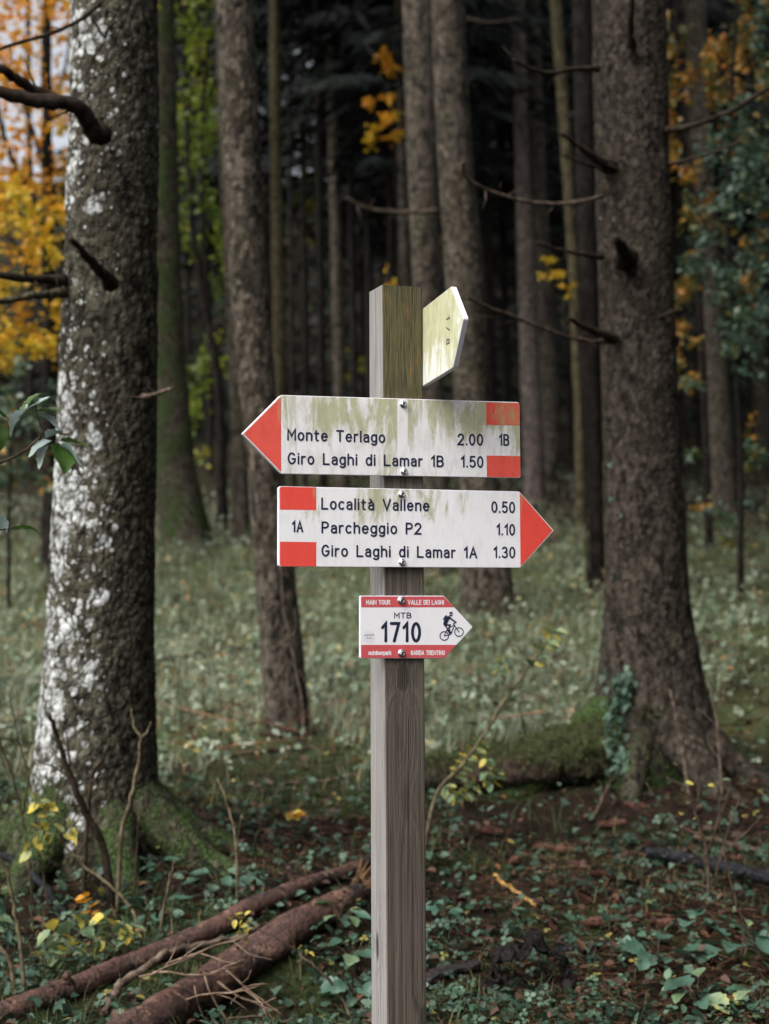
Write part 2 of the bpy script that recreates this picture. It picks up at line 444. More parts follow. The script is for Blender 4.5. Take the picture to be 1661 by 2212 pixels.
def spruce(label, prof, base, mat, group=None, nseg=20, fine=.08, top=16., crown=0, crown_z=8.0, plate=(.05, .07), amp=.006, flare=.35,
           flare_h=.18, lichen=None, moss=None, seed=0, und=.04, name='spruce_tree', crown_s=1.0, lobes=5, crowns=True):
    """prof: [(py, left px, right px)] read from top to bottom at the base's distance; base: world point"""
    d = base.y
    pts = []
    for py, xl, xr in prof:
        p = W((xl + xr) / 2, py, d); r = (W(xr, py, d).x - W(xl, py, d).x) / 2
        pts.append((p, r))
    pts = [(p, r) for p, r in pts if p.z > base.z + .02]
    pts.sort(key=lambda t: t[0].z)
    p0, r0 = pts[0]
    path = [Vector((base.x, base.y, base.z - .25)), Vector(base)] + [p for p, r in pts]
    rad = [r0 * 1.0, r0 * 1.0] + [r for p, r in pts]
    pt, rt = pts[-1]; pb, rb = pts[max(0, len(pts) - 3)]
    lean = (pt.x - pb.x) / max(.3, pt.z - pb.z)
    zt = base.z + top
    path.append(Vector((pt.x + lean * (zt - pt.z) * .5, d, zt))); rad.append(.025)
    zvis = min(pt.z + .3, zt)
    zs = list(np.arange(base.z - .25, zvis, fine)) + list(np.arange(zvis, zt, .6)) + [zt]
    V, F, L, Mo, PL, AR = trunk_vf(path, rad, nseg, zs, plate, amp, flare, flare_h, lobes, seed, lichen, moss, und)
    root = thing(name, label, 'tree', base, group)
    o = np.array(tuple(base))
    link('trunk', np_mesh('trunk', V - o, F, mat, {'lich': L, 'moss': Mo, 'plate': PL, 'arc': AR}, smooth=True), root)
    if crowns:
        c = link('crown', CROWNS[crown], root)
        zc = crown_z
        f = (zc - (pt.z - base.z)) / max(.1, (top - (pt.z - base.z)))
        xc = np.interp(base.z + zc, [p.z for p in path], [p.x for p in path]) - base.x
        c.location = (xc, 0, zc); s = max(.5, (top + .6 - zc) / CR_H[crown]); c.scale = (crown_s, crown_s, s)
        c.rotation_euler = (0, 0, seed * 1.3)
    return root

def branch(root, pix, d0, d1, r0, r1, mat=None, jit=.006, seed=0, n=7, name='branch'):
    pts = [W(px, py, d0 + (d1 - d0) * i / (len(pix) - 1)) for i, (px, py) in enumerate(pix)]
    pts = smooth_path(local(pts, root.location), 5, min(jit, r0 * .09), seed)
    L_ = sum((pts[i + 1] - pts[i]).length for i in range(len(pts) - 1)); run = 0; rad = []
    rq = random.Random(seed + 77)
    for i, p in enumerate(pts):
        if i: run += (p - pts[i - 1]).length
        rad.append((r0 + (r1 - r0) * run / L_) * (1 + .40 * math.exp(-run / (r0 * 1.6 + .004))) * rq.uniform(.9, 1.1))
    mb = MB(); mb.add(*tube_vf(pts, rad, n))
    if L_ > .22:
        for k in range(int(L_ * 9)):
            i = rq.randrange(3, len(pts) - 1); t = (pts[i] - pts[i - 1]).normalized()
            dv = (t * .7 + Vector((rq.gauss(0, .6), rq.gauss(0, .3), rq.gauss(-.1, .6)))).normalized(); ln = rq.uniform(.03, .16) * min(1.5, L_ + .3)
            q1 = pts[i] + dv * ln * .5; q2 = q1 + (dv + Vector((rq.gauss(0, .2), 0, rq.gauss(0, .2)))) * ln * .5
            mb.add(*tube_vf([pts[i], q1, q2], [r1 * .45, r1 * .32, r1 * .16], 4))
    return link(name, mb.mesh(name, mat or M_DEADBRANCH, True), root)

# near left spruce
baseL = G(205, 1835)
def lich_left(a, h, n):
    d = math.cos(a - R(216))
    v = -.12 + .47 * max(0, d) ** 1.0 + .22 * n
    if 0.25 < h < 1.9: v += .16 * max(0, d)
    if h < .6: v -= .55 * (1 - h / .6)
    if 1.95 < h < 2.5: v -= .12
    return v
def moss_left(a, h, n):
    return .95 * math.exp(-h / .16) * (1.0 if math.cos(a - R(185)) > .2 else .55) + .25 * math.exp(-h / .5) * max(0, math.cos(a - R(330)))
T1 = spruce('thick grey spruce with white lichen patches on its bark, left of the signpost',
            [(-250, 162, 338), (0, 155, 340), (300, 150, 341), (600, 138, 340), (800, 130, 338), (1000, 122, 336), (1200, 110, 333), (1400, 98, 331), (1550, 88, 332), (1660, 80, 338), (1760, 72, 348)],
            baseL, M_BARK_NEAR, nseg=230, fine=.0085, top=20, crown=0, crown_z=11, plate=(.033, .038), amp=.0062, flare=.52, flare_h=.17,
            lichen=lich_left, moss=moss_left, seed=1, und=.035)
dL = baseL.y
branch(T1, [(215, 290), (196, 275), (178, 243), (150, 222), (80, 217), (-10, 198), (-120, 190)], dL - .24, dL - .55, .032, .016, seed=1)
branch(T1, [(120, 219), (75, 195), (35, 168), (-10, 138), (-80, 90)], dL - .33, dL - .6, .022, .011, seed=2)
branch(T1, [(238, 612), (222, 590), (190, 555), (150, 514)], dL - .26, dL - .55, .024, .009, seed=3)
branch(T1, [(140, 604), (80, 602), (20, 597), (-60, 590)], dL - .1, dL - .35, .017, .012, seed=4)
branch(T1, [(140, 632), (110, 634), (60, 640), (-5, 652), (-70, 668)], dL - .1, dL - .4, .016, .010, mat=M_BARK_OLIVE, seed=5)
branch(T1, [(310, 858), (340, 850), (371, 839)], dL - .12, dL - .35, .010, .006, mat=M_STICK, seed=6, jit=.002)
branch(T1, [(215, 8), (170, 45), (110, 72), (50, 90), (0, 106), (-60, 130)], dL - .25, dL - .5, .008, .005, seed=7, jit=.003)
branch(T1, [(200, 40), (225, 80), (232, 60)], dL - .25, dL - .3, .007, .004, seed=8, jit=.003)
for (a, h, L0, rr0) in ((-20, .02, .62, .11), (-62, .0, .42, .10), (-120, .02, .40, .11), (185, .05, .45, .12), (215, .02, .36, .09), (5, .0, .6, .10)):
    a = R(a); pts = []
    for t in (0, .25, .5, .8, 1.1):
        rd = .12 + t * L0; x, y = baseL.x + math.cos(a) * rd, baseL.y + math.sin(a) * rd
        pts.append(Vector((x, y, max(float(gz(x, y)) + .05 - .10 * t, baseL.z + .20 * (1 - t * 2.2)))))
    pts = smooth_path(local(pts, baseL), 5, .004, int(L0 * 100))
    mb = MB(); V, F = tube_vf(pts, taper(len(pts), rr0, .02), 12); mb.add(V, F, moss=.55 + 0 * np.arange(len(V)), lich=-.5)
    link('root', mb.mesh('root', M_BARK_NEAR, True), T1)

# near right spruce
baseR = G(1400, 1650)
dR = baseR.y
T2 = spruce('thick red-brown spruce with ivy climbing its mossy foot, right of the signpost',
            [(-250, 1276, 1425), (0, 1280, 1436), (300, 1285, 1443), (500, 1290, 1450), (800, 1299, 1460), (1000, 1302, 1470), (1200, 1308, 1482), (1350, 1304, 1497), (1450, 1296, 1512), (1540, 1288, 1530)],
            baseR, M_BARK_RED, nseg=190, fine=.0105, top=21, crown=1, crown_z=11, plate=(.022, .028), amp=.0055, flare=.72, flare_h=.20,
            lichen=lambda a, h, n: -.22 + .15 * max(0, math.cos(a - R(215))) + .12 * n - (.4 if h < .4 else 0),
            moss=lambda a, h, n: (.75 if -1.9 < a - 2 * math.pi < -.9 or math.cos(a - R(180)) > .1 else .05) * math.exp(-max(0, h - .15) / .3) + .1 * n, seed=2, und=.045, crown_s=1.1)
branch(T2, [(1322, 360), (1300, 350), (1255, 320), (1212, 288)], dR - .15, dR - .45, .026, .010, seed=11, jit=.003)
branch(T2, [(1312, 372), (1290, 362), (1250, 348), (1215, 335)], dR - .1, dR - .3, .010, .006, seed=12, jit=.003)
branch(T2, [(1300, 424), (1270, 432), (1210, 440), (1140, 436), (1080, 420), (1030, 400), (1003, 378), (1000, 350)], dR - .1, dR - .7, .010, .006, mat=M_STICK, seed=13, jit=.003)
branch(T2, [(1325, 732), (1300, 722), (1260, 705), (1230, 686)], dR - .16, dR - .5, .024, .009, seed=14, jit=.003)
branch(T2, [(1312, 738), (1280, 738), (1220, 726), (1160, 704), (1100, 680), (1050, 662), (1008, 643)], dR - .1, dR - .7, .010, .006, mat=M_DARKSTEM, seed=15, jit=.003)
branch(T2, [(1290, 148), (1240, 150), (1190, 158), (1150, 150), (1110, 130)], dR - .1, dR - .6, .014, .007, seed=16, jit=.004)
branch(T2, [(1352, 560), (1345, 540), (1330, 512)], dR - .2, dR - .55, .045, .014, seed=17, jit=.003)
branch(T2, [(1300, 556), (1260, 550), (1210, 540), (1155, 524)], dR - .1, dR - .5, .012, .006, seed=18, jit=.003)
branch(T2, [(1440, 282), (1480, 275), (1540, 255), (1590, 235), (1661, 190), (1740, 150)], dR - .1, dR - .7, .016, .008, seed=19, jit=.004)
branch(T2, [(1446, 355), (1490, 345), (1540, 330), (1600, 305)], dR - .1, dR - .5, .010, .005, seed=20, jit=.004)
branch(T2, [(1364, 100), (1362, 50), (1368, -20)], dR - .2, dR - .4, .02, .012, seed=21, jit=.003)
branch(T2, [(1420, 690), (1455, 672), (1475, 668)], dR - .14, dR - .3, .012, .006, seed=22, jit=.003)
for (a, L0, rr0, mo) in ((195, .75, .15, .9), (-110, .50, .10, .45), (-68, .70, .14, .25), (-30, .62, .12, .15)):
    a = R(a); pts = []
    for t in (0, .25, .5, .8, 1.1):
        rd = .10 + t * L0; x, y = baseR.x + math.cos(a) * rd, baseR.y + math.sin(a) * rd
        pts.append(Vector((x, y, max(float(gz(x, y)) + .05 - .10 * t, baseR.z + .26 * (1 - t * 1.9)))))
    pts = smooth_path(local(pts, baseR), 5, .004, int(L0 * 100))
    mb = MB(); V, F = tube_vf(pts, taper(len(pts), rr0, .02), 12); mb.add(V, F, moss=mo, lich=-.5)
    link('root', mb.mesh('root', M_BARK_RED, True), T2)

# mid-distance trees that one can tell apart
def lich_side(k, a0=200): return lambda a, h, n: -.45 + k * max(0, math.cos(a - R(a0))) + .1 * n
def moss_foot(k, hh=.5, a0=250): return lambda a, h, n: k * math.exp(-h / hh) * (.5 + .5 * math.cos(a - R(a0))) + .08 * n

b = G(408, 1175)
spruce('broad moss-green trunk standing just behind the thick lichen spruce', [(0, 300, 376), (300, 304, 384), (600, 312, 392), (800, 318, 404), (1000, 326, 420), (1100, 340, 440)], b, M_BARK_MID,
       nseg=40, fine=.05, crown=1, seed=3, moss=lambda a, h, n: .50 + .2 * n, flare=.25, flare_h=.4, crown_z=13, top=22)
b = G(624, 1592)
T3 = spruce('slim grey-brown spruce leaning left just left of the arrow boards', [(-200, 455, 540), (0, 467, 546), (250, 478, 560), (500, 491, 576), (700, 503, 586), (850, 517, 596), (1000, 533, 610), (1200, 548, 632), (1400, 563, 655), (1500, 570, 663)], b, M_BARK_MID,
       nseg=72, fine=.022, crown=2, seed=4, plate=(.022, .035), amp=.006, lichen=lich_side(.42), moss=moss_foot(.75, .45, 250), flare=.14, flare_h=.2, crown_z=13, top=22)
mb = MB(); pts = smooth_path(local([W(560, 1583, b.y - .22), W(600, 1586, b.y - .25), W(640, 1580, b.y - .22), W(690, 1582, b.y - .12)], b), 5, .004, 3)
mb.add(*tube_vf(pts, taper(len(pts), .015, .025), 7)); link('root', mb.mesh('root', M_DEADBRANCH, True), T3)
b = Vector((W(950, 1240, 14.6).x, 14.6, float(gz(W(950, 1240, 14.6).x, 14.6))))
TA = spruce('straight grey spruce directly behind the post, first of the pale pair', [(-200, 860, 932), (0, 868, 940), (300, 877, 944), (500, 886, 947), (700, 893, 952), (900, 902, 962), (1100, 910, 975)], b, M_BARK_MID, nseg=40, fine=.05, crown=0, seed=5, lichen=lich_side(.45), crown_z=13, top=22, moss=lambda a, h, n: .22 + .2 * n)
branch(TA, [(945, 455), (900, 458), (850, 457), (800, 452), (775, 442), (750, 428)], 14.4, 13.9, .022, .012, mat=M_STICK, seed=30, jit=.006)
b = G(1058, 1335)
TB = spruce('straight grey spruce with a mossy foot below the boards, second of the pale pair', [(-200, 922, 995), (0, 931, 1003), (200, 938, 1012), (400, 948, 1026), (600, 962, 1046), (850, 980, 1056), (1000, 990, 1072), (1150, 1000, 1088), (1250, 1000, 1105)], b, M_BARK_MID, nseg=56, fine=.035, crown=2, seed=6, lichen=lich_side(.40),
       moss=lambda a, h, n: .75 * math.exp(-h / .45) + .1 * n, flare=.35, flare_h=.35, crown_z=13, top=22)
branch(TB, [(1010, 40), (1060, 48), (1120, 40)], b.y - .1, b.y - .5, .014, .008, seed=31)
b = G(1155, 1085)
spruce('pale pinkish slim spruce rising above the red tip of the lower board', [(-200, 1098, 1126), (0, 1104, 1133), (300, 1110, 1142), (500, 1116, 1151), (800, 1123, 1165), (1000, 1130, 1178)], b, M_BARK_PALE, nseg=28, fine=.08, crown=1, seed=7, lichen=lich_side(.3), crown_z=11, top=21)
b = G(1196, 1075)
spruce('brown spruce half hidden behind the pale pinkish slim spruce', [(0, 1130, 1165), (400, 1148, 1180), (700, 1162, 1198), (1000, 1175, 1215)], Vector((b.x, b.y + 2, float(gz(b.x, b.y + 2)))), M_BARK_MID, nseg=24, fine=.1, crown=0, seed=8, crown_z=11, top=20)
b = Vector((W(1255, 1150, 19).x, 19, float(gz(W(1255, 1150, 19).x, 19))))
spruce('thin olive trunk slanting beside the thick red-brown spruce', [(-100, 1180, 1205), (0, 1186, 1212), (200, 1202, 1228), (400, 1216, 1240), (600, 1228, 1250), (900, 1240, 1264)], b, M_BARK_OLIVE, nseg=20, fine=.1, crown=1, seed=9, crown_z=10, top=18)
b = G(1290, 1270)
spruce('dark grey spruce touching the left edge of the thick red-brown spruce', [(-200, 1228, 1276), (0, 1236, 1280), (300, 1241, 1284), (600, 1250, 1292), (900, 1262, 1300), (1150, 1272, 1308)], b, M_BARK_FAR, nseg=32, fine=.06, crown=2, seed=10, lichen=lich_side(.3), moss=moss_foot(.7, .3), flare=.1, crown_z=13, top=22)
b = G(1565, 1105)
spruce('dark spruce standing right of the thick red-brown spruce among orange leaves', [(-200, 1465, 1512), (0, 1474, 1524), (300, 1488, 1536), (600, 1502, 1556), (800, 1512, 1572), (1000, 1522, 1588)], b, M_BARK_MID, nseg=32, fine=.08, crown=0, seed=11, flare=.25, flare_h=.4, crown_z=11, top=20)
b = G(1662, 1010)
spruce('grey spruce at the right edge behind green leaves', [(0, 1585, 1618), (500, 1606, 1640), (900, 1625, 1662)], Vector((b.x, b.y + 1, float(gz(b.x, b.y + 1)))), M_BARK_MID, nseg=20, fine=.1, crown=0, seed=12, crown_z=12, top=20)
b = Vector((W(598, 1000, 21).x, 21, float(gz(W(598, 1000, 21).x, 21))))
spruce('thin olive-yellow trunk right of the slim leaning spruce', [(0, 580, 605), (400, 584, 610), (850, 590, 618)], b, M_BARK_OLIVE, nseg=20, fine=.1, crown=1, seed=13, crown_z=12, top=20)
b = G(520, 1165)
spruce('dark purple-brown trunk beside the slim leaning spruce', [(0, 462, 488), (400, 476, 505), (800, 494, 528), (1000, 500, 536)], b, M_BARK_MID, nseg=24, fine=.1, crown=2, seed=14, crown_z=10, top=18)

far = [  # px at top, px at y=900, width px, distance, material, label
    (622, 634, 11, 24, 0), (650, 658, 10, 27, 0), (684, 696, 17, 23, 0), (712, 736, 26, 25, 2), (752, 766, 15, 28, 0), (790, 800, 20, 30, 0), (775, 784, 11, 38, 0),
    (838, 850, 16, 26, 0), (860, 882, 22, 22, 1), (1040, 1062, 24, 27, 0), (1075, 1096, 18, 32, 0), (1165, 1180, 16, 36, 0), (1290, 1310, 20, 34, 0), (548, 556, 22, 31, 0),
    (440, 452, 14, 33, 0), (400, 408, 12, 38, 0), (1450, 1470, 22, 30, 0), (1545, 1570, 16, 33, 0), (1600, 1620, 14, 36, 0), (60, 66, 14, 34, 0), (-60, -50, 40, 22, 0), (-180, -170, 30, 28, 0),
    (1730, 1750, 40, 20, 0), (1830, 1850, 36, 26, 0), (1960, 1980, 44, 18, 0), (-330, -320, 50, 19, 0), (1115, 1130, 12, 40, 0), (1220, 1235, 14, 40, 0), (905, 915, 14, 40, 0), (1000, 1015, 16, 35, 0), (580, 590, 12, 40, 0), (720, 725, 12, 42, 0),
    (330, 336, 14, 40, 0), (260, 264, 20, 36, 0), (180, 184, 18, 42, 0), (1380, 1390, 20, 37, 0), (1500, 1510, 14, 42, 0), (660, 664, 9, 44, 0), (820, 826, 10, 46, 0), (1060, 1066, 10, 46, 0), (1680, 1690, 20, 38, 0)]
GAPS = [(-9e3, 0, None), (0, 128, 'at the left edge behind the orange beech'), (128, 380, None), (380, 470, 'behind the forked yellow-green tree'), (470, 575, 'behind the slim leaning spruce'), (575, 800, 'between the slim leaning spruce and the post'), (800, 868, 'just left of the grey pair above the post'),
        (868, 1030, None), (1030, 1112, 'between the grey pair and the pale pinkish spruce'), (1112, 1290, 'behind the pale pinkish and olive trunks'), (1290, 1450, None), (1450, 1661, 'right of the thick red-brown spruce'), (1661, 9e3, None)]
ORD = ['first', 'second', 'third', 'fourth', 'fifth', 'sixth', 'seventh', 'eighth', 'ninth', 'tenth', 'eleventh']
far_name = {}
for lo, hi, txt in GAPS:
    mem = sorted((f[0] * .4 + f[1] * .6, i) for i, f in enumerate(far) if lo <= f[0] * .4 + f[1] * .6 < hi and i not in (3, 8))
    for k, (xx, i) in enumerate(mem):
        if txt: far_name[i] = ('thin dark trunk %s, %s from the left' % (txt, ORD[k])) if len(mem) > 1 else 'thin dark trunk ' + txt
far_labels = {3: 'pale thin trunk in the gap above the left end of the upper board', 8: 'reddish thin trunk just left of the straight grey pair above the post'}
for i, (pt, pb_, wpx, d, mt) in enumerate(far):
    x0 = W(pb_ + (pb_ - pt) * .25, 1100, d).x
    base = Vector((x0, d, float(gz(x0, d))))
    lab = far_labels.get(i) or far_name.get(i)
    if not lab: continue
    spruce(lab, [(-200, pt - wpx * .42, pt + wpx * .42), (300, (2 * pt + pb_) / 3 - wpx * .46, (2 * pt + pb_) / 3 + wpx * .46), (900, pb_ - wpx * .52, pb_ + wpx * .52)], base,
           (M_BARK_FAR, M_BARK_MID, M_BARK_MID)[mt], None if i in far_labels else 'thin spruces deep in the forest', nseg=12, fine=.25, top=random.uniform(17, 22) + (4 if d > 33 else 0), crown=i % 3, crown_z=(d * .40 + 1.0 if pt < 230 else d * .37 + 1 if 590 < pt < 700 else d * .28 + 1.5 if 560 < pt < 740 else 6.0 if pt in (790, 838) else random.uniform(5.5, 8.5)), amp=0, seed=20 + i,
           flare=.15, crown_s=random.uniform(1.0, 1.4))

# the wood behind, one mass of low-branched spruces up the slope
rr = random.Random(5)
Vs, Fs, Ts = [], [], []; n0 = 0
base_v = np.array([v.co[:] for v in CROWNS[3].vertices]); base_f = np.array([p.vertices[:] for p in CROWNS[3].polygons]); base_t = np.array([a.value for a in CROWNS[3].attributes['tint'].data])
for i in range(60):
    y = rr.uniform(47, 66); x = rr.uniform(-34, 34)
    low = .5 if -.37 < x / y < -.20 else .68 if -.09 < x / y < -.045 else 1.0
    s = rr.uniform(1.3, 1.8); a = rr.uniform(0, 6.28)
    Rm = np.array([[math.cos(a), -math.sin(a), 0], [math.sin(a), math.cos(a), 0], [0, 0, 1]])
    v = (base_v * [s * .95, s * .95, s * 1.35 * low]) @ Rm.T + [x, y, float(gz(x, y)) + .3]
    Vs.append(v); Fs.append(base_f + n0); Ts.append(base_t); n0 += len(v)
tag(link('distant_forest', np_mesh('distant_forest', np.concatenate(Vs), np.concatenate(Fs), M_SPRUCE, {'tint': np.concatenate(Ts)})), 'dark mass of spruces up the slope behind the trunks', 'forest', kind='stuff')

# unseen young spruces, added along the right to block sky light from that side
Vs, Fs, Ts = [], [], []; n0 = 0
for i in range(120):
    y = rr.uniform(-8, 30); x = 3.1 + .34 * max(0, y) + rr.uniform(0, 5)
    a = rr.uniform(0, 6.28); s = rr.uniform(.75, 1.15)
    Rm = np.array([[math.cos(a), -math.sin(a), 0], [math.sin(a), math.cos(a), 0], [0, 0, 1]])
    v = (base_v * [s * .7, s * .7, s]) @ Rm.T + [x + .9, y, float(gz(x, y)) + .1]
    Vs.append(v); Fs.append(base_f + n0); Ts.append(base_t); n0 += len(v)
tag(link('spruce_thicket', np_mesh('spruce_thicket', np.concatenate(Vs), np.concatenate(Fs), M_SPRUCE, {'tint': np.concatenate(Ts)})), 'unseen young spruces added on the right to block sky light', 'thicket', kind='stuff')

# ------------------------------------------------------------------ leaves: templates and scatter
LEAF_V = np.array([(0, 0, 0), (-.30, .30, .07), (-.27, .65, .05), (0, 1, -.05), (.27, .65, .05), (.30, .30, .07), (0, .5, 0)])
LEAF_F = np.array([(0, 6, 1), (1, 6, 2), (2, 6, 3), (3, 6, 4), (4, 6, 5), (5, 6, 0)])
def _trefoil(nl, r0, rx, ry, m=8):
    V, F = [], []
    for k in range(nl):
        a0 = 2 * math.pi * k / nl + .2 * (k % 2); ca, sa = math.cos(a0), math.sin(a0); n = len(V)
        V.append((0, 0, 0)) if False else None
        loc = [(0, r0, .02)] + [(rx * math.sin(2 * math.pi * j / m) * (1 - .18 * math.cos(2 * math.pi * j / m)), r0 - ry * math.cos(2 * math.pi * j / m), .10 * abs(math.sin(2 * math.pi * j / m)) - .05 * (1 - math.cos(2 * math.pi * j / m))) for j in range(m)]
        V.extend([(x * ca + y * sa, -x * sa + y * ca, z) for x, y, z in loc])
        F.extend([(n, n + 1 + j, n + 1 + (j + 1) % m) for j in range(m)])
    return np.array(V), np.array(F)
CLOVER_V, CLOVER_F = _trefoil(3, .56, .40, .46)
def _lobed():
    out = [(0, 0, 0), (-.20, -.08, .04), (-.42, .02, .08), (-.34, .22, .06), (-.50, .42, .09), (-.27, .52, .04), (-.24, .74, .02), (0, 1, -.08), (.24, .74, .02), (.27, .52, .04), (.50, .42, .09), (.34, .22, .06), (.42, .02, .08), (.20, -.08, .04), (0, .4, -.02)]
    return np.array(out), np.array([(14, (j + 1) % 14, j) for j in range(14)])
IVY_V, IVY_F = _lobed()
STRIP_V = np.array([(-.5, 0, 0), (.5, 0, 0), (.42, .5, .02), (-.42, .5, .02), (.1, 1, 0), (-.1, 1, 0)])
STRIP_F = np.array([(0, 1, 2), (0, 2, 3), (3, 2, 4), (3, 4, 5)])

def rotmats(yaw, pitch, roll):
    cy_, sy = np.cos(yaw), np.sin(yaw); cp, sp = np.cos(pitch), np.sin(pitch); cr, sr = np.cos(roll), np.sin(roll)
    o = np.zeros_like(yaw); e = np.ones_like(yaw)
    Rz = np.stack([np.stack([cy_, -sy, o], -1), np.stack([sy, cy_, o], -1), np.stack([o, o, e], -1)], -2)
    Rx = np.stack([np.stack([e, o, o], -1), np.stack([o, cp, -sp], -1), np.stack([o, sp, cp], -1)], -2)
    Ry = np.stack([np.stack([cr, o, sr], -1), np.stack([o, e, o], -1), np.stack([-sr, o, cr], -1)], -2)
    return Rz @ Rx @ Ry

def scatter(pos, yaw, pitch, roll, size, TV, TF, wid=None):
    M = rotmats(yaw, pitch, roll)
    T = np.repeat(TV[None], len(pos), 0) * np.asarray(size)[:, None, None]
    if wid is not None: T[:, :, 0] *= wid[:, None]
    V = np.einsum('nij,nkj->nki', M, T) + pos[:, None, :]
    F = TF[None] + (np.arange(len(pos)) * len(TV))[:, None, None]
    return V.reshape(-1, 3), F.reshape(-1, TF.shape[1])

def rep(a, TV): return np.repeat(a, len(TV))

def floor_points(n, y0, y1, px0=-650, px1=2300, near=0.):
    """points on the floor spread evenly over the picture rows y0..y1 of the view"""
    py = RNG.uniform(y0, y1, n); px = RNG.uniform(px0, px1, n)
    ds = np.linspace(1.6, 60, 1500)
    zz = np.interp(ds, _fd, _fz)
    rowof = 1200 - zz / ds * FPX                   # picture row of the bare floor at that distance
    order = np.argsort(rowof); d = np.interp(py, rowof[order], ds[order])
    d = d * (1 + RNG.normal(0, .015, n))
    x = (px - CXP) / FPX * d
    return x, d, px, py

def patch(x, y, s=1., k=0.):
    return .5 + .25 * (np.sin(2.3 * s * x + 1.1 + k) * np.sin(1.9 * s * y + .3 * k) + np.sin(4.1 * s * x - 2.7 * s * y + 2 * k) * .7 + np.sin(1.1 * s * x + 3.3 * s * y + k) * .6)

LOGLINES = []
_a, _b, _c = G(0, 2205), G(456, 2035), G(830, 1875)
LOGLINES += [(_a, _b, .05, .05, (0, 0)), (_b, _c, .05, .035, (0, 0))]
_a, _b = G(1400, 1880), G(1720, 1950); LOGLINES += [(_a, _b, .045, .045, (0, -.03))]
_a, _b = G(1060, 2120), G(1215, 2135); LOGLINES += [(_a, _b, .07, .07, (0, -.02))]
_a, _b = G(915, 2140), G(1030, 2100); LOGLINES += [(_a, _b, .035, .03, (0, -.02))]
_a, _b, _c = G(250, 2290), G(547, 2110), G(800, 1940)
LOGLINES += [(_a, _b, .085, .085, (0, 0)), (_b, _c, .085, .05, (0, 0))]
KEEP = []   # discs kept free of cover: trunks and the post
for o in S.objects:
    if o.type == 'EMPTY' and o.name.startswith('spruce') and o.location.y < 18: KEEP.append((o.location.x, o.location.y, .22 if o.location.y < 8 else .2))
def clear(x, y):
    ok = np.ones(len(x), bool)
    for A_, B_, ra, rb, off in LOGLINES:
        for t in np.linspace(0, 1, 12):
            cx_, cy_ = A_[0] + (B_[0] - A_[0]) * t + off[0], A_[1] + (B_[1] - A_[1]) * t + off[1]
            ok &= (x - cx_) ** 2 + (y - cy_) ** 2 > (ra + (rb - ra) * t) ** 2
    for kx, ky, kr in KEEP: ok &= (x - kx) ** 2 + (y - ky) ** 2 > kr * kr
    return ok
def stuff(name, label, V, F, mat, att): tag(link(name, np_mesh(name, V, F, mat, att)), label, 'ground cover', kind='stuff')

def cover(n, y0, y1, smin, smax, T, hmin, hmax, seed, thr=.45, tilt=.5):
    x, y, px, py = floor_points(n, y0, y1)
    p = patch(x, y, 1.1, seed) + RNG.normal(0, .16, n)
    p = p - (.5 * np.clip((py - (y1 - 190)) / 190, 0, 1) if y1 < 1700 else .35 * np.clip((1720 - py) / 80, 0, 1))
    right = np.clip((px - 950) / 300, 0, 1) * np.clip((py - 1680) / 80, 0, 1)      # the litter bank is barer
    ok = (p > thr + .12 * right * np.clip((2050 - py) / 200, 0, 1)) & clear(x, y)
    x, y = x[ok], y[ok]; k = len(x)
    pos = np.stack([x, y, gz(x, y) + RNG.uniform(hmin, hmax, k)], -1)
    size = RNG.uniform(smin, smax, k) * (1 + .015 * y)
    V, F = scatter(pos, RNG.uniform(0, 6.28, k), RNG.normal(.15, tilt, k), RNG.normal(0, tilt, k), size, *T)
    t = np.clip(RNG.beta(2.2, 2.6, k) * .95 + .35 * (patch(x, y, .8, 3) - .5) + .55 * (RNG.random(k) > (.88 if y1 < 1700 else .96)), 0, 1)
    return V, F, rep(t, T[0])

def merge(parts):
    Vs, Fs, Ts, n = [], [], [], 0
    for V, F, t in parts:
        Vs.append(V); Fs.append(F + n); Ts.append(t); n += len(V)
    return np.concatenate(Vs), np.concatenate(Fs), {'tint': np.concatenate(Ts)}

stuff('clover_cover', 'small teal clover and sorrel leaves covering the forest floor', *(lambda r: (r[0], r[1], M_COVER, r[2]))(merge([
    cover(13000, 1640, 2420, .009, .022, (CLOVER_V, CLOVER_F), .01, .05, 0., .47, .42),
    ])))
stuff('undergrowth', 'pale sage low leaves among the grass under the trees', *(lambda r: (r[0], r[1], M_MIDLEAF, r[2]))(merge([
    cover(9500, 1150, 1690, .016, .034, (CLOVER_V, CLOVER_F), .03, .16, 1., .36),
    cover(21000, 1050, 1695, .018, .050, (LEAF_V, LEAF_F), .04, .24, 3., .40)])))
stuff('ivy_cover', 'ivy and strawberry leaves scattered over the forest floor', *(lambda r: (r[0], r[1], M_COVER, r[2]))(merge([
    cover(5200, 1640, 2420, .014, .036, (IVY_V, IVY_F), .01, .06, 2., .47, .42),
    cover(4200, 1640, 2420, .016, .042, (LEAF_V, LEAF_F), .01, .07, 4., .52, .45),
    cover(3500, 1300, 1700, .02, .046, (LEAF_V, LEAF_F), .04, .16, 6., .45)])))
# fallen leaves
x, y, px, py = floor_points(4600, 1040, 2400); hgt = np.where(py < 1620, .12, 0.) * RNG.random(len(py)) + .008; ok = clear(x, y); x, y, hgt = x[ok], y[ok], hgt[ok]; k = len(x)
V, F = scatter(np.stack([x, y, gz(x, y) + hgt + RNG.uniform(0, .03, k)], -1), RNG.uniform(0, 6.28, k), RNG.normal(.1, .45, k), RNG.normal(0, .5, k), RNG.uniform(.014, .044, k) * (1 + .03 * y), LEAF_V * [1.05, 1, 2.6], LEAF_F)
stuff('fallen_leaves', 'brown and orange fallen leaves lying over the forest floor', V, F, M_LITTER, {'tint': rep(np.clip(RNG.beta(1.5, 2.2, k) , 0, 1), LEAF_V)})
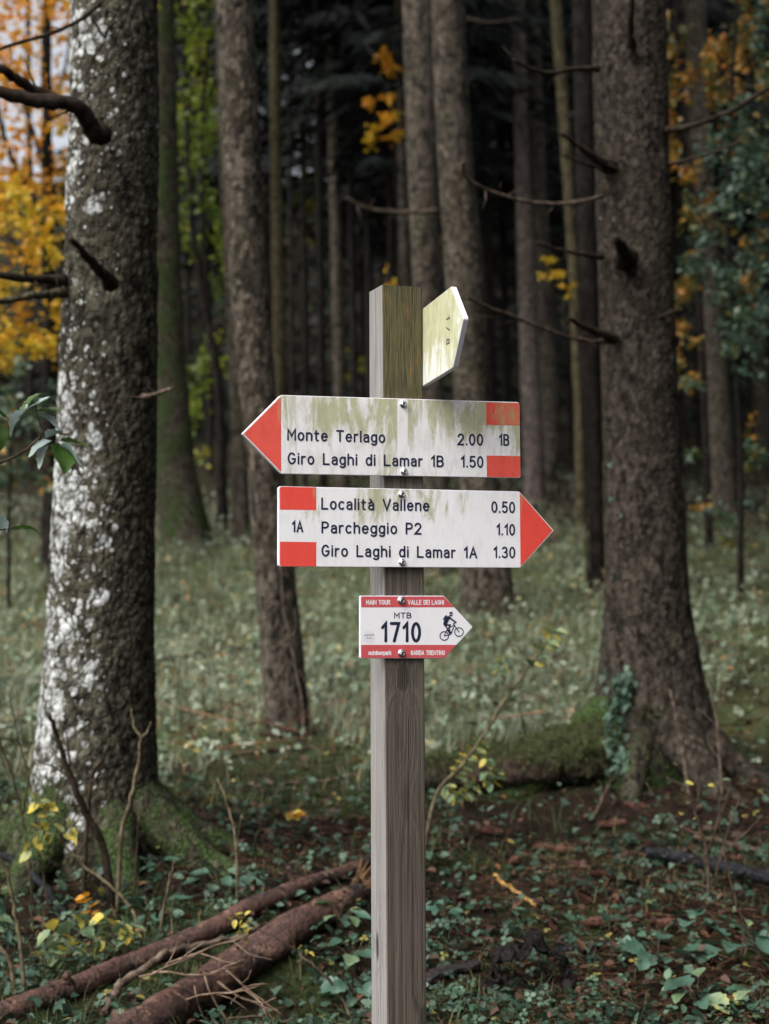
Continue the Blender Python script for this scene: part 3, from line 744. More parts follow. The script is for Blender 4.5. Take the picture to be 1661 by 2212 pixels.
# dry needles and twig bits
x, y, px, py = floor_points(36000, 1500, 2420); p = patch(x, y, .9, 5) + .25 * np.clip((px - 950) / 300, 0, 1) + RNG.normal(0, .15, len(x)); ok = (p > .5) & clear(x, y); x, y = x[ok], y[ok]; k = len(x)
L = RNG.uniform(.02, .09, k) * (1 + .8 * (RNG.random(k) > .92))
V, F = scatter(np.stack([x, y, gz(x, y) + RNG.uniform(.006, .03, k)], -1), RNG.uniform(0, 6.28, k), RNG.normal(0, .2, k), RNG.uniform(0, 3, k), L, STRIP_V * [1, 1, 1], STRIP_F, wid=RNG.uniform(.0010, .0022, k) / L * 1.4)
stuff('needle_litter', 'brown dry needles and twig bits on the forest floor', V, F, M_NEEDLE, {'tint': rep(RNG.beta(2, 2, k), STRIP_V)})
# dead twigs lying through the growth further in
x, y, px, py = floor_points(1300, 1060, 1660); ok = clear(x, y); x, y = x[ok], y[ok]; k = len(x); L = RNG.uniform(.12, .6, k)
V, F = scatter(np.stack([x, y, gz(x, y) + RNG.uniform(.03, .16, k)], -1), RNG.uniform(0, 6.28, k), RNG.normal(.1, .22, k), RNG.uniform(0, 3, k), L, STRIP_V, STRIP_F, wid=RNG.uniform(.004, .012, k) / L)
stuff('dead_twigs', 'thin dead twigs lying in the undergrowth', V, F, M_NEEDLE, {'tint': rep(RNG.uniform(.3, 1, k), STRIP_V)})
# grass
def blades(n, y0, y1, hmin, hmax, w, thr, seed, keepx=None):
    x, y, px, py = floor_points(n, y0, y1); p = patch(x, y, 1.0, seed) + RNG.normal(0, .13, n)
    p = p - (.55 * np.clip((py - (y1 - 190)) / 190, 0, 1) if y1 < 1700 else 0)
    if keepx is not None: p = p + keepx(px, py)
    ok = (p > thr) & clear(x, y); x, y = x[ok], y[ok]; k = len(x)
    h = RNG.uniform(hmin, hmax, k); az = RNG.uniform(0, 6.28, k); bend = RNG.uniform(.3, 1.0, k)
    ww = w * (1 + .05 * y) * RNG.uniform(.6, 1.3, k)
    dx, dy = np.cos(az), np.sin(az)
    b0 = np.stack([x, y, gz(x, y) - .01], -1); V = np.zeros((k, 7, 3))
    sd = np.stack([-dy, dx, np.zeros(k)], -1)
    for i, s in enumerate((0, .35, .72)):
        c = b0 + np.stack([dx * bend * h * s * s, dy * bend * h * s * s, h * s * (1 - .35 * bend * s)], -1)
        V[:, 2 * i] = c - sd * (ww * (1 - s * .6))[:, None]; V[:, 2 * i + 1] = c + sd * (ww * (1 - s * .6))[:, None]
    V[:, 6] = b0 + np.stack([dx * bend * h, dy * bend * h, h * (1 - .5 * bend)], -1)
    F = np.array([(0, 1, 3), (0, 3, 2), (2, 3, 5), (2, 5, 4), (4, 5, 6)])[None] + (np.arange(k) * 7)[:, None, None]
    t = np.clip(RNG.beta(2.4, 2.4, k) + .3 * (patch(x, y, 1.3, seed + 2) - .5) + .4 * (RNG.random(k) > .95), 0, 1)
    return V.reshape(-1, 3), F.reshape(-1, 3), np.repeat(t, 7)
stuff('grass', 'sparse sage-green grass under the trees', *(lambda r: (r[0], r[1], M_GRASS, r[2]))(merge([
    blades(66000, 1040, 1699, .07, .27, .0022, .36, 0., lambda px, py: .25 * np.clip((1350 - px) / 400, -1, .5) - .6 * np.clip((px - 930) / 100, 0, 1) * np.clip((py - 1600) / 40, 0, 1)),
    ])))
stuff('near_grass', 'thin dark green grass between the leaves in the foreground', *(lambda r: (r[0], r[1], M_GRASS_NEAR, r[2]))(merge([
    blades(14000, 1560, 1900, .05, .18, .0013, .48, 1., lambda px, py: -.5 * np.clip((px - 900) / 150, 0, 1) * np.clip((py - 1600) / 40, 0, 1)),
    blades(14000, 1840, 2420, .03, .12, .0010, .46, 2.)])))
# moss tufts on the near floor
x, y, px, py = floor_points(26000, 1600, 2420); p = patch(x, y, 1.4, 8) + RNG.normal(0, .12, len(x)); ok = (p > .55) & clear(x, y); x, y = x[ok], y[ok]; k = len(x)
V, F = scatter(np.stack([x, y, gz(x, y) - .003], -1), RNG.uniform(0, 6.28, k), RNG.normal(1.1, .4, k), RNG.uniform(0, 3, k), RNG.uniform(.010, .026, k), STRIP_V, STRIP_F, wid=RNG.uniform(.12, .25, k))
stuff('moss', 'dark green moss in patches on the forest floor', V, F, M_MOSSLEAF, {'tint': rep(RNG.beta(2, 2.4, k), STRIP_V)})

# ------------------------------------------------------------------ broadleaved trees with autumn leaves
def clump_leaves(blobs, size, seed, tlo=0., thi=1.):
    """blobs: (px, py, rx, ry, d, dd, n)"""
    r = np.random.default_rng(seed); P = []; T = []
    for (px, py, rx, ry, d, dd, n) in blobs:
        sub = max(3, n // 22)
        cu = r.normal(0, .5, (sub, 2)); cd = r.uniform(-dd, dd, sub); ct = r.uniform(0, 1, sub)
        idx = r.integers(0, sub, n)
        u = cu[idx] + r.normal(0, .13, (n, 2)); dep = d + cd[idx] + r.normal(0, .15, n)
        X = (px + u[:, 0] * rx - CXP) / FPX * dep
        row = py + u[:, 1] * ry
        Z = EYE.z + (1200 - row) / FPX * dep
        P.append(np.stack([X, dep, Z], -1)); T.append(np.clip(tlo + (thi - tlo) * (.55 * ct[idx] + .45 * r.random(n)), 0, 1))
    P = np.concatenate(P); T = np.concatenate(T); n = len(P)
    V, F = scatter(P, r.uniform(0, 6.28, n), r.normal(-.3, .5, n), r.normal(0, .7, n), r.uniform(size * .7, size * 1.25, n), LEAF_V * [1.05, 1, 1], LEAF_F)
    return V, F, rep(T, LEAF_V)

def broadleaf(label, trunks, blobs, mat_leaf, size, seed, tl=(0, 1), bark=None, name='beech_tree', cat='tree', group=None):
    """trunks: list of (pixels, d, r0, r1): the first is the trunk, the rest limbs"""
    pix, d, r0, r1 = trunks[0]
    p0 = W(pix[0][0], pix[0][1], d); base = Vector((p0.x, d, float(gz(p0.x, d))))
    root = thing(name, label, cat, base, group)
    for i, (pix, dd, a, b_) in enumerate(trunks):
        pts = [W(px, py, dd) for px, py in pix]
        if i == 0: pts = [base - Vector((0, 0, .15))] + [p for p in pts if p.z > base.z + .1]
        pts = smooth_path(local(pts, base), 6, a * .10, seed + i)
        mb = MB(); V, F = tube_vf(pts, taper(len(pts), a, b_), 10); mb.add(V, F, lich=-.4, moss=.1)
        nm = 'trunk' if i == 0 else 'limb'
        link(nm, mb.mesh(nm, bark or M_BARK_FAR, True), root)
    V, F, t = clump_leaves(blobs, size, seed, *tl)
    link('foliage', np_mesh('foliage', V - np.array(tuple(base)), F, mat_leaf, {'tint': t}), root)
    return root

broadleaf('straight dark beech with orange leaves at the far left edge', [([(106, 1170), (105, 900), (106, 600), (102, 300), (99, 0), (96, -500), (94, -900)], 16.5, .105, .04), ([(104, 400), (60, 250), (0, 120), (-80, 0)], 16.4, .03, .012), ([(102, 300), (140, 150), (160, 20)], 16.6, .025, .01)],
          [(30, 130, 150, 170, 16, 2.2, 900), (-60, 350, 160, 200, 15.5, 1.5, 900), (110, 260, 60, 200, 17, 1.2, 260), (60, -60, 200, 160, 16, 2.2, 800), (-180, 60, 150, 300, 15, 1.5, 700)], M_AUTUMN, .085, 41, (.35, 1))
broadleaf('curving forked beech with golden leaves left of the lichen spruce', [([(112, 1130), (108, 900), (100, 600), (88, 480), (60, 420), (30, 350), (8, 290), (-20, 180)], 14.2, .05, .022), ([(92, 500), (72, 420), (66, 330), (62, 200)], 14.2, .022, .012), ([(84, 620), (40, 540), (0, 490), (-50, 440)], 14.0, .02, .01)],
          [(30, 450, 130, 130, 13.6, 1.4, 520), (20, 610, 110, 110, 13.4, 1.2, 340), (20, 740, 110, 70, 13.2, .8, 420), (120, 420, 30, 220, 15, .6, 120), (-100, 560, 140, 240, 13.5, 1.2, 600), (120, 700, 24, 120, 14.5, .5, 60)], M_AUTUMN, .075, 42, (.12, .8))
broadleaf('low dark leafy shrub at the left edge under the golden beech', [([(20, 1120), (24, 1000), (30, 880)], 13, .02, .01)],
          [(40, 880, 90, 90, 12.8, .8, 380), (30, 1000, 100, 90, 12.6, .8, 300), (-90, 950, 120, 150, 12.5, .8, 300)], M_MIXED, .07, 43, (.0, .85), name='shrub', cat='shrub')
broadleaf('yellow-green tree behind the mossy trunk with a thin forked stem', [([(480, 1070), (478, 950), (470, 820), (450, 700), (425, 560), (410, 420), (400, 200), (395, -150)], 20, .085, .03), ([(452, 700), (440, 520), (436, 350), (440, 200), (455, 50)], 20, .04, .02)],
          [(415, 250, 80, 160, 20.5, 1.2, 760), (395, 40, 55, 120, 20, 1., 420), (435, 480, 75, 160, 20.5, 1., 480), (430, 740, 65, 160, 21, 1., 300), (400, 900, 60, 110, 21, 1., 160), (380, -150, 150, 150, 20, 1.5, 400)], M_YGREEN, .10, 44, (.0, .9))
broadleaf('small orange-leaved sapling glowing in the dark left of the grey pair', [([(872, 1050), (868, 800), (858, 500), (845, 250), (838, 60)], 20.5, .03, .012)],
          [(835, 118, 38, 50, 20, .5, 90), (838, 222, 40, 36, 20, .5, 80), (842, 285, 42, 55, 20, .5, 110), (850, 590, 30, 35, 20.2, .4, 14)], M_AUTUMN, .10, 45, (.25, .95), name='sapling', cat='sapling')
broadleaf('slender sapling with bright yellow leaves before the dark grey spruce', [([(1270, 1255), (1262, 1000), (1245, 700), (1215, 575), (1180, 540)], 13.4, .012, .006)],
          [(1215, 575, 46, 26, 13.2, .3, 85), (1235, 612, 22, 22, 13.2, .3, 30), (1170, 590, 24, 12, 13.1, .2, 14)], M_AUTUMN, .055, 46, (.1, .55), name='sapling', cat='sapling')
broadleaf('distant yellow-lit bush seen through the gap between dark trunks', [([(650, 990), (650, 800), (645, 600), (640, 350)], 36, .05, .02)],
          [(625, 300, 20, 70, 36, .8, 60), (655, 310, 24, 120, 36, .8, 110), (662, 420, 32, 70, 35.5, .8, 120), (690, 320, 20, 30, 36, .8, 20), (760, 330, 20, 20, 36, .8, 18), (670, 500, 30, 40, 36, .8, 40), (755, 800, 40, 60, 34, .8, 36)], M_YGREEN, .20, 47, (.45, 1), name='bush', cat='bush')
broadleaf('tall leafy shrub with green and orange leaves at the right edge', [([(1600, 1180), (1600, 1000), (1590, 800), (1570, 500), (1580, 200), (1600, -100)], 13, .035, .015), ([(1590, 800), (1640, 650), (1690, 480)], 13, .02, .01), ([(1580, 600), (1520, 480), (1480, 420)], 12.8, .015, .008)],
          [(1600, 300, 110, 120, 12.6, .8, 420), (1630, 100, 80, 130, 12.8, .8, 200), (1620, 420, 90, 90, 12.6, .8, 340), (1600, 560, 110, 90, 12.4, .8, 420), (1630, 680, 90, 80, 12.4, .8, 380), (1590, 760, 60, 60, 12.6, .6, 200), (1760, 500, 150, 350, 12.5, 1., 800)], M_MIXED, .068, 48, (.0, .72))
broadleaf('orange-leaved beech rising behind the tall shrub at the right edge', [([(1530, 1100), (1520, 800), (1500, 450), (1470, 150), (1450, -150)], 17, .05, .02), ([(1500, 450), (1580, 250), (1661, 80)], 17, .02, .01)],
          [(1500, 440, 60, 90, 16.5, .8, 260), (1470, 250, 45, 160, 16.8, .8, 190), (1460, 40, 45, 70, 17, .8, 150), (1480, 640, 50, 80, 16.5, .8, 200), (1480, 790, 40, 70, 16.2, .8, 110), (1560, 230, 70, 120, 17, 1., 220), (1620, 60, 90, 90, 17.5, 1., 260), (1640, 650, 60, 300, 17, 1., 200), (1600, 150, 80, 160, 16.8, 1., 320), (1640, 300, 60, 120, 16.5, 1., 160), (1470, 600, 40, 40, 16.2, .5, 70)], M_MIXED, .085, 49, (.45, 1))
broadleaf('bramble thicket with pale green leaves behind the foot of the dark right-hand spruce', [([(1480, 1000), (1475, 900), (1490, 830)], 14, .012, .006)],
          [(1490, 830, 26, 26, 13.8, .3, 40), (1495, 1000, 30, 40, 14, .3, 40), (1620, 960, 60, 60, 15, .5, 120), (1560, 1110, 80, 50, 15, .5, 130)], M_MIXED, .075, 50, (.2, .9), name='bramble', cat='shrub')

# ------------------------------------------------------------------ the signpost
TH_TOP, TH_BOT, POST_W = R(18.6), R(22.0), .0835
K_TOP, K_BOT = W(825.5, 615, 2.735), W(836, 2212, 2.735)
Z_TOP = K_TOP.z
def post_frame(z):
    f = (z - K_BOT.z) / (K_TOP.z - K_BOT.z); f2 = min(1.15, max(-.6, f))
    th = TH_BOT + (TH_TOP - TH_BOT) * f2
    x = K_BOT.x + (K_TOP.x - K_BOT.x) * f2
    return Vector((x, K_TOP.y, z)), th
base_z = float(gz(0, 2.77)) - .25
post_base = Vector((0, 2.775, float(gz(0, 2.775))))
SP = thing('signpost', 'square wooden trail post carrying red and white arrow boards in the foreground', 'signpost', post_base)
nf, nl = 42, 30
zs = np.concatenate([np.linspace(base_z, Z_TOP, 620)])
per = [('f', i / nf) for i in range(nf)] + [('r', i / 8) for i in range(8)] + [('b', i / 8) for i in range(8)] + [('l', i / nl) for i in range(nl)]
V = np.zeros((len(zs), len(per), 3)); gr = np.zeros((len(zs), len(per))); al = gr.copy(); sd = gr.copy()
bev = .0035
zpx = lambda py: W(850, py, 2.76).z
for i, z in enumerate(zs):
    K, th = post_frame(z)
    u = Vector((math.cos(th), math.sin(th), 0)); n = Vector((math.sin(th), -math.cos(th), 0))
    zt = min(z, Z_TOP - (.0 if True else 0))
    for j, (s, t) in enumerate(per):
        w = POST_W
        if s == 'f': p = u * (t * w); uu = t
        elif s == 'r': p = u * w - n * (t * w); uu = 1 + t
        elif s == 'b': p = u * (w * (1 - t)) - n * w; uu = 2 + t
        else: p = -n * (w * (1 - t)); uu = 3 + t
        # ease the four arrises
        e = t * w if t < .5 else (1 - t) * w
        cen = u * (w / 2) - n * (w / 2)
        if e < bev: p = p + (cen - p).normalized() * ((bev - e) ** 2 / bev * .42)
        # knots bend the grain
        warp = 0; kn = 0
        for (kpy, ks, kt, kw, kh, dk) in ((2050, 'l', .42, .10, .030, 1.), (1462, 'f', .45, .16, .030, .45), (690, 'f', .55, .05, .006, .7), (2200, 'f', .95, .12, .03, .4), (1730, 'f', .52, .1, .04, .2)):
            if s == ks:
                dz = (z - zpx(kpy)) / kh; dt = (t - kt) / kw; q = dz * dz + dt * dt
                warp += dt * kw * 1.6 * math.exp(-q * .35); kn = max(kn, dk * max(0, 1 - q) ** .5 if q < 1 else 0)
        g0 = mn.noise(Vector((uu * 26 + warp * 40, z * 1.1, 0))) * .6 + mn.noise(Vector((uu * 70 + warp * 60, z * 2.0, 5))) * .4
        dep = .0007 * g0
        p = p + (cen - p).normalized() * dep
        V[i, j] = K + p
        gr[i, j] = .5 + .5 * g0 - 1.1 * kn
        top = min(1, max(0, (z - zpx(1040)) / (zpx(880) - zpx(1040))))
        al[i, j] = (top * (.75 if s != 'l' else .22) + mn.noise(Vector((uu * 5, z * 6, 2))) * .35)
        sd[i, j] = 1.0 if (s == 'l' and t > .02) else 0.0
npj = len(per)
ii = np.arange(len(zs) * npj).reshape(len(zs), npj); jj = np.roll(ii, -1, 1)
F = np.stack([ii[:-1], jj[:-1], jj[1:], ii[1:]], -1).reshape(-1, 4).tolist()
Vp = V.reshape(-1, 3); F.append([int(q) for q in ii[-1]])
mp, nt, bb = new_mat('weathered_post', .8, .2); g = N(nt); co = g.coord()
gn = g.noise(g.scale(co, (60, 60, 2.2)), 4, 5, .62)
gnf = g.noise(g.scale(co, (190, 190, 7)), 3, 4, .6)
blot = g.noise(g.scale(co, (1, 1, .5)), 9, 5, .6)
ga = g.attr('grain')
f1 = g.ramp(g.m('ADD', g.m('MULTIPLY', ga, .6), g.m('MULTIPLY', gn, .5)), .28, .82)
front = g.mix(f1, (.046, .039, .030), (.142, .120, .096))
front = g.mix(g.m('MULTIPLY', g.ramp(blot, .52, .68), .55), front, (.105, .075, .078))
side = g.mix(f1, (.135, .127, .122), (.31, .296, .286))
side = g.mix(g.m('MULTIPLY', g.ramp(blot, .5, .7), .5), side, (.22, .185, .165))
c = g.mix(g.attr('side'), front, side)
c = g.mix(g.ramp(ga, .05, -.45), c, (.045, .04, .045))
alg = g.ramp(g.m('ADD', g.attr('algae'), g.m('MULTIPLY', g.m('SUBTRACT', gnf, .5), .9)), .28, .75)
c = g.mix(g.m('MULTIPLY', alg, .88), c, g.mix(g.ramp(gnf, .35, .65), (.035, .035, .014), (.115, .105, .045)))
org = g.ramp(g.m('ADD', g.noise(g.scale(co, (2.2, 2.2, .6)), 34, 6, .72), g.m('MULTIPLY', g.attr('algae'), .22)), .70, .92)
c = g.mix(g.m('MULTIPLY', org, .75), c, (.20, .10, .028))
crk = g.ramp(g.noise(g.scale(co, (120, 120, 1.1)), 1.6, 4, .6), .60, .66)
c = g.mix(g.m('MULTIPLY', crk, .75), c, (.02, .016, .013))
g.l.new(c, bb.inputs['Base Color'])
g.l.new(g.bump(g.m('ADD', g.m('MULTIPLY', gnf, .8), g.m('SUBTRACT', gn, crk)), .45, .003), bb.inputs['Normal'])
mesh = bpy.data.meshes.new('wooden_post'); mesh.from_pydata((Vp - np.array(tuple(post_base))).tolist(), [], F)
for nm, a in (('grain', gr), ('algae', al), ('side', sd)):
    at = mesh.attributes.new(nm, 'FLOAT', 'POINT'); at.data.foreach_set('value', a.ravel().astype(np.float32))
mesh.materials.append(mp); mesh.update()
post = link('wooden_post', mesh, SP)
# screw holes in the post
def plain(name, col, rough=.6, metal=0, spec=.4):
    m, nt, b = new_mat(name, rough, spec); b.inputs['Base Color'].default_value = (*col, 1); b.inputs['Metallic'].default_value = metal
    return m, nt, b

# --- board materials
def board_paint(name, base, algae=.0, dirt=.2, vseed=0., strip=None):
    m, nt, b = new_mat(name, .5, .35); g = N(nt); co = g.coord()
    st = g.vadd(g.scale(co, (1, .34, 1)), (vseed, vseed * .7, 0))
    n1 = g.noise(st, 16, 7, .72, .4); n2 = g.noise(st, 60, 4, .65); n3 = g.noise(g.scale(co, (1, .12, 1)), 90, 3, .6)
    c = g.mix(g.m('MULTIPLY', g.ramp(n2, .42, .72), dirt), base, tuple(x * .60 for x in (.80, .76, .72)) if max(base) - min(base) < .2 else tuple(x * .62 for x in base))
    sepn = nt.nodes.new('ShaderNodeSeparateXYZ'); g.l.new(co, sepn.inputs[0])
    up = g.m('MULTIPLY', g.ramp(sepn.outputs[1], -.06, .06), .24)
    al = g.ramp(g.m('ADD', g.m('ADD', g.m('MULTIPLY', n1, 1.35), g.m('MULTIPLY', n3, .4)), g.m('ADD', up, algae - .57)), .48, .70)
    if strip:
        inside = g.m('MULTIPLY', g.ramp(sepn.outputs[0], strip[0] - .003, strip[0]), g.m('SUBTRACT', 1.0, g.ramp(sepn.outputs[0], strip[1], strip[1] + .003)))
        al = g.m('MULTIPLY', al, g.m('SUBTRACT', 1.0, g.m('MULTIPLY', inside, .96)))
    c = g.mix(g.m('MULTIPLY', al, .82), c, g.mix(g.ramp(n2, .3, .7), (.27, .27, .12), (.42, .42, .22)))
    g.l.new(c, b.inputs['Base Color'])
    g.l.new(g.bump(n2, .12, .001), b.inputs['Normal'])
    return m
M_NAVY, *_ = plain('navy_paint', (.012, .016, .045), .55)
M_STEEL, nt, b = plain('zinc_bolt', (.62, .64, .66), .28, 1.0)
M_EDGE, *_ = plain('board_edge', (.62, .61, .66), .5)

# --- stroke lettering, as cut by an engraving machine
def A(cx, cy, rx, ry, a0, a1, n=12):
    return [(cx + rx * math.cos(R(a0 + (a1 - a0) * i / n)), cy + ry * math.sin(R(a0 + (a1 - a0) * i / n))) for i in range(n + 1)]
def O(cx, cy, rx, ry, n=22): return A(cx, cy, rx, ry, 90, 450, n)
GL = {
 'M': (.64, [[(0, 0), (0, 1), (.32, .38), (.64, 1), (.64, 0)]]), 'o': (.46, [O(.23, .35, .23, .35)]),
 'n': (.44, [[(0, 0), (0, .7)], [(0, .46)] + A(.22, .47, .22, .23, 170, 0, 8) + [(.44, 0)]]),
 't': (.34, [[(.12, .92), (.12, .16)] + A(.26, .16, .14, .16, 180, 280, 6), [(0, .68), (.32, .68)]]),
 'e': (.46, [[(.02, .37), (.455, .37)] + A(.23, .35, .23, .35, 8, 318, 18)]),
 'T': (.58, [[(0, 1), (.58, 1)], [(.29, 1), (.29, 0)]]), 'r': (.28, [[(0, 0), (0, .7)], [(0, .44)] + A(.22, .44, .22, .25, 170, 75, 6)]),
 'l': (.02, [[(.01, 1), (.01, 0)]]),
 'a': (.42, [[(.03, .58)] + A(.21, .49, .20, .21, 140, 0, 8) + [(.41, 0)], [(.41, .42), (.20, .41)] + A(.20, .205, .19, .205, 90, 270, 8) + [(.32, .04), (.41, .14)]]),
 'g': (.44, [O(.22, .36, .22, .34), [(.44, .7), (.44, -.08)] + A(.22, -.08, .22, .20, 0, -150, 9)]),
 'i': (.02, [[(.01, 0), (.01, .7)], [(.01, .93), (.01, .96)]]), 'd': (.44, [O(.22, .35, .22, .35), [(.44, 1), (.44, 0)]]),
 'h': (.44, [[(0, 0), (0, 1)], [(0, .46)] + A(.22, .47, .22, .23, 170, 0, 8) + [(.44, 0)]]),
 'm': (.72, [[(0, 0), (0, .7)], [(0, .48)] + A(.18, .5, .18, .2, 170, 0, 8) + [(.36, 0)], [(.36, .48)] + A(.54, .5, .18, .2, 170, 0, 8) + [(.72, 0)]]),
 'c': (.42, [A(.23, .35, .23, .35, 48, 312, 16)]), 'p': (.44, [O(.22, .35, .22, .35), [(0, .7), (0, -.28)]]),
 'u': (.44, [[(0, .7), (0, .22)] + A(.22, .22, .22, .22, 180, 360, 8), [(.44, .7), (.44, 0)]]), 'k': (.40, [[(0, 1), (0, 0)], [(.38, .7), (0, .28)], [(.14, .42), (.40, 0)]]),
 'G': (.58, [A(.29, .5, .29, .5, 42, 318, 20) + [(.56, .22), (.57, .46), (.34, .46)]]), 'L': (.48, [[(0, 1), (0, 0), (.48, 0)]]),
 'B': (.54, [[(0, 0), (0, 1), (.28, 1)] + A(.28, .765, .22, .235, 90, -90, 8) + [(0, .53)], [(.28, .53)] + A(.29, .265, .25, .265, 90, -90, 8) + [(0, 0)]]),
 '1': (.24, [[(0, .76), (.22, 1), (.22, 0)]]), '2': (.50, [A(.24, .73, .24, .27, 165, -38, 12) + [(0, 0), (.50, 0)]]),
 '0': (.48, [O(.24, .5, .24, .5)]), '5': (.48, [[(.44, 1), (.07, 1), (.04, .54)] + A(.23, .31, .25, .31, 125, -145, 14)]),
 '3': (.48, [A(.22, .755, .22, .245, 150, -75, 10) + A(.22, .265, .26, .265, 75, -150, 12)]), '.': (.04, [[(.02, .0), (.02, .04)]]),
 'V': (.62, [[(0, 1), (.31, 0), (.62, 1)]]), 'A': (.60, [[(0, 0), (.30, 1), (.60, 0)], [(.10, .34), (.50, .34)]]),
 'P': (.50, [[(0, 0), (0, 1), (.26, 1)] + A(.26, .74, .24, .26, 90, -90, 8) + [(0, .48)]]), '7': (.50, [[(0, 1), (.50, 1), (.20, 0)]]),
 '8': (.48, [O(.24, .75, .21, .25), O(.24, .25, .24, .25)]), '/': (.4, [[(0, -.05), (.4, 1.05)]]),
 'E': (.48, [[(.48, 1), (0, 1), (0, 0), (.48, 0)], [(0, .52), (.40, .52)]]), 'I': (.02, [[(.01, 1), (.01, 0)]]), 'H': (.54, [[(0, 0), (0, 1)], [(.54, 0), (.54, 1)], [(0, .52), (.54, .52)]]),
 'N': (.56, [[(0, 0), (0, 1), (.56, 0), (.56, 1)]]), 'O': (.56, [O(.28, .5, .28, .5)]), 'U': (.54, [[(0, 1), (0, .27)] + A(.27, .27, .27, .27, 180, 360, 8) + [(.54, 1)]]),
 'R': (.54, [[(0, 0), (0, 1), (.28, 1)] + A(.28, .75, .24, .25, 90, -90, 8) + [(0, .5)], [(.26, .5), (.54, 0)]]), 'D': (.54, [[(0, 0), (0, 1), (.22, 1)] + A(.22, .5, .32, .5, 90, -90, 12) + [(0, 0)]]),
}
GL['à'] = (GL['a'][0], GL['a'][1] + [[(.12, 1.0), (.26, .82)]])

def ribbon(mb, pts, w, z):
    """a flat stroke with round ends at height z"""
    P = [Vector((p[0], p[1], 0)) for p in pts]
    Q = [P[0]]
    for p in P[1:]:
        if (p - Q[-1]).length > 1e-6: Q.append(p)
    P = Q; closed = len(P) > 3 and (P[0] - P[-1]).length < w * .2
    if closed: P = P[:-1]
    n = len(P); Lf, Rt = [], []; h = w / 2
    for i in range(n):
        a = P[(i - 1) % n] if (closed or i > 0) else None
        c = P[(i + 1) % n] if (closed or i < n - 1) else None
        d0 = (P[i] - a).normalized() if a is not None else (c - P[i]).normalized()
        d1 = (c - P[i]).normalized() if c is not None else d0
        n0 = Vector((-d0.y, d0.x, 0)); n1 = Vector((-d1.y, d1.x, 0)); mm = (n0 + n1)
        mm = mm.normalized() if mm.length > 1e-4 else n0
        k = h / max(.42, mm.dot(n0))
        Lf.append(P[i] + mm * k); Rt.append(P[i] - mm * k)
    V = []; F = []
    for i in range(n): V += [(Lf[i].x, Lf[i].y, z), (Rt[i].x, Rt[i].y, z)]
    for i in range(n if closed else n - 1):
        a, b_ = 2 * i, 2 * ((i + 1) % n); F.append((a, a + 1, b_ + 1, b_))
    if not closed:
        for e, (p, dv) in enumerate(((P[0], P[0] - P[1]), (P[-1], P[-1] - P[-2]))):
            dv = dv.normalized(); nv = Vector((-dv.y, dv.x, 0)); idx = []
            for q in range(7):
                an = math.pi * q / 6; pp = p + (nv * math.cos(an) + dv * math.sin(an)) * h
                idx.append(len(V)); V.append((pp.x, pp.y, z))
            F.append(tuple(reversed(idx)))
    mb.add(V, F)

def lettering(text, x0, x1, y0, y1, h, sw, z=.0004, gap=.29, space=.62):
    """text set from (x0, y0) to (x1, y1) along its baseline, capitals h high"""
    adv = 0; items = []
    for ch in text:
        if ch == ' ': adv += space; continue
        w, st = GL[ch]; items.append((adv, st)); adv += w + gap
    total = adv - gap
    mb = MB(); sx = (x1 - x0 - sw) / total; hh = h - sw
    sl = (y1 - y0) / (x1 - x0); cnt = 0
    for (a, st) in items:
        for s in st:
            pts = [(x0 + sw / 2 + (a + p[0]) * sx, y0 + sw / 2 + p[1] * hh + sl * (a + p[0]) * sx) for p in s]
            ribbon(mb, pts, sw, z + cnt * 4e-6); cnt += 1
    return mb

def rounded_poly(pts, rad, n=5):
    out = []; m = len(pts)
    for i in range(m):
        p = Vector((*pts[i], 0)); a = Vector((*pts[i - 1], 0)); c = Vector((*pts[(i + 1) % m], 0))
        r = rad[i]
        if r <= 0: out.append((p.x, p.y)); continue
        da, dc = (a - p).normalized(), (c - p).normalized()
        s, e = p + da * r, p + dc * r
        for k in range(n + 1):
            t = k / n; q = s * (1 - t) ** 2 + p * 2 * t * (1 - t) + e * t * t
            out.append((q.x, q.y))
    return out

def slab(outline, z0, z1, bevel, mat_front, mat_edge):
    """outline counter-clockwise; front at z1 with a small chamfer"""
    n = len(outline); cx_ = sum(p[0] for p in outline) / n; cy_ = sum(p[1] for p in outline) / n
    def inset(d):
        res = []
        for i in range(n):
            a, p, c = (Vector(outline[i - 1]), Vector(outline[i]), Vector(outline[(i + 1) % n]))
            d0 = (p - a).normalized() if (p - a).length > 1e-9 else (c - p).normalized(); d1 = (c - p).normalized() if (c - p).length > 1e-9 else d0
            n0, n1 = Vector((-d0.y, d0.x)), Vector((-d1.y, d1.x)); mm = n0 + n1; mm = mm.normalized()
            res.append(p + mm * (d / max(.4, mm.dot(n0))))
        return res
    fr = inset(bevel)
    V = [(p[0], p[1], z0) for p in outline] + [(p[0], p[1], z1 - bevel) for p in outline] + [(p.x, p.y, z1) for p in fr]
    F = [tuple(reversed(range(n)))]
    mi = [1]
    for r in (0, 1):
        for i in range(n):
            j = (i + 1) % n; F.append((r * n + i, r * n + j, (r + 1) * n + j, (r + 1) * n + i)); mi.append(1)
    F.append(tuple(range(2 * n, 3 * n))); mi.append(0)
    m = bpy.data.meshes.new('direction_board'); m.from_pydata(V, [], F); m.materials.append(mat_front); m.materials.append(mat_edge)
    m.polygons.foreach_set('material_index', mi); m.update()
    return m

class Board:
    """a board whose local x runs along it, y up, z out of its face"""
    def __init__(s, origin, u, n):
        s.o, s.u, s.n = origin, u, n; s.v = Vector((0, 0, 1))
        s.rot = Matrix((u, s.v, n)).transposed().to_euler()
    def at(s, px, py):
        r = ray(px, py); t = (s.o - EYE).dot(s.n) / r.dot(s.n); p = EYE + r * t - s.o
        return p.dot(s.u), p.dot(s.v)

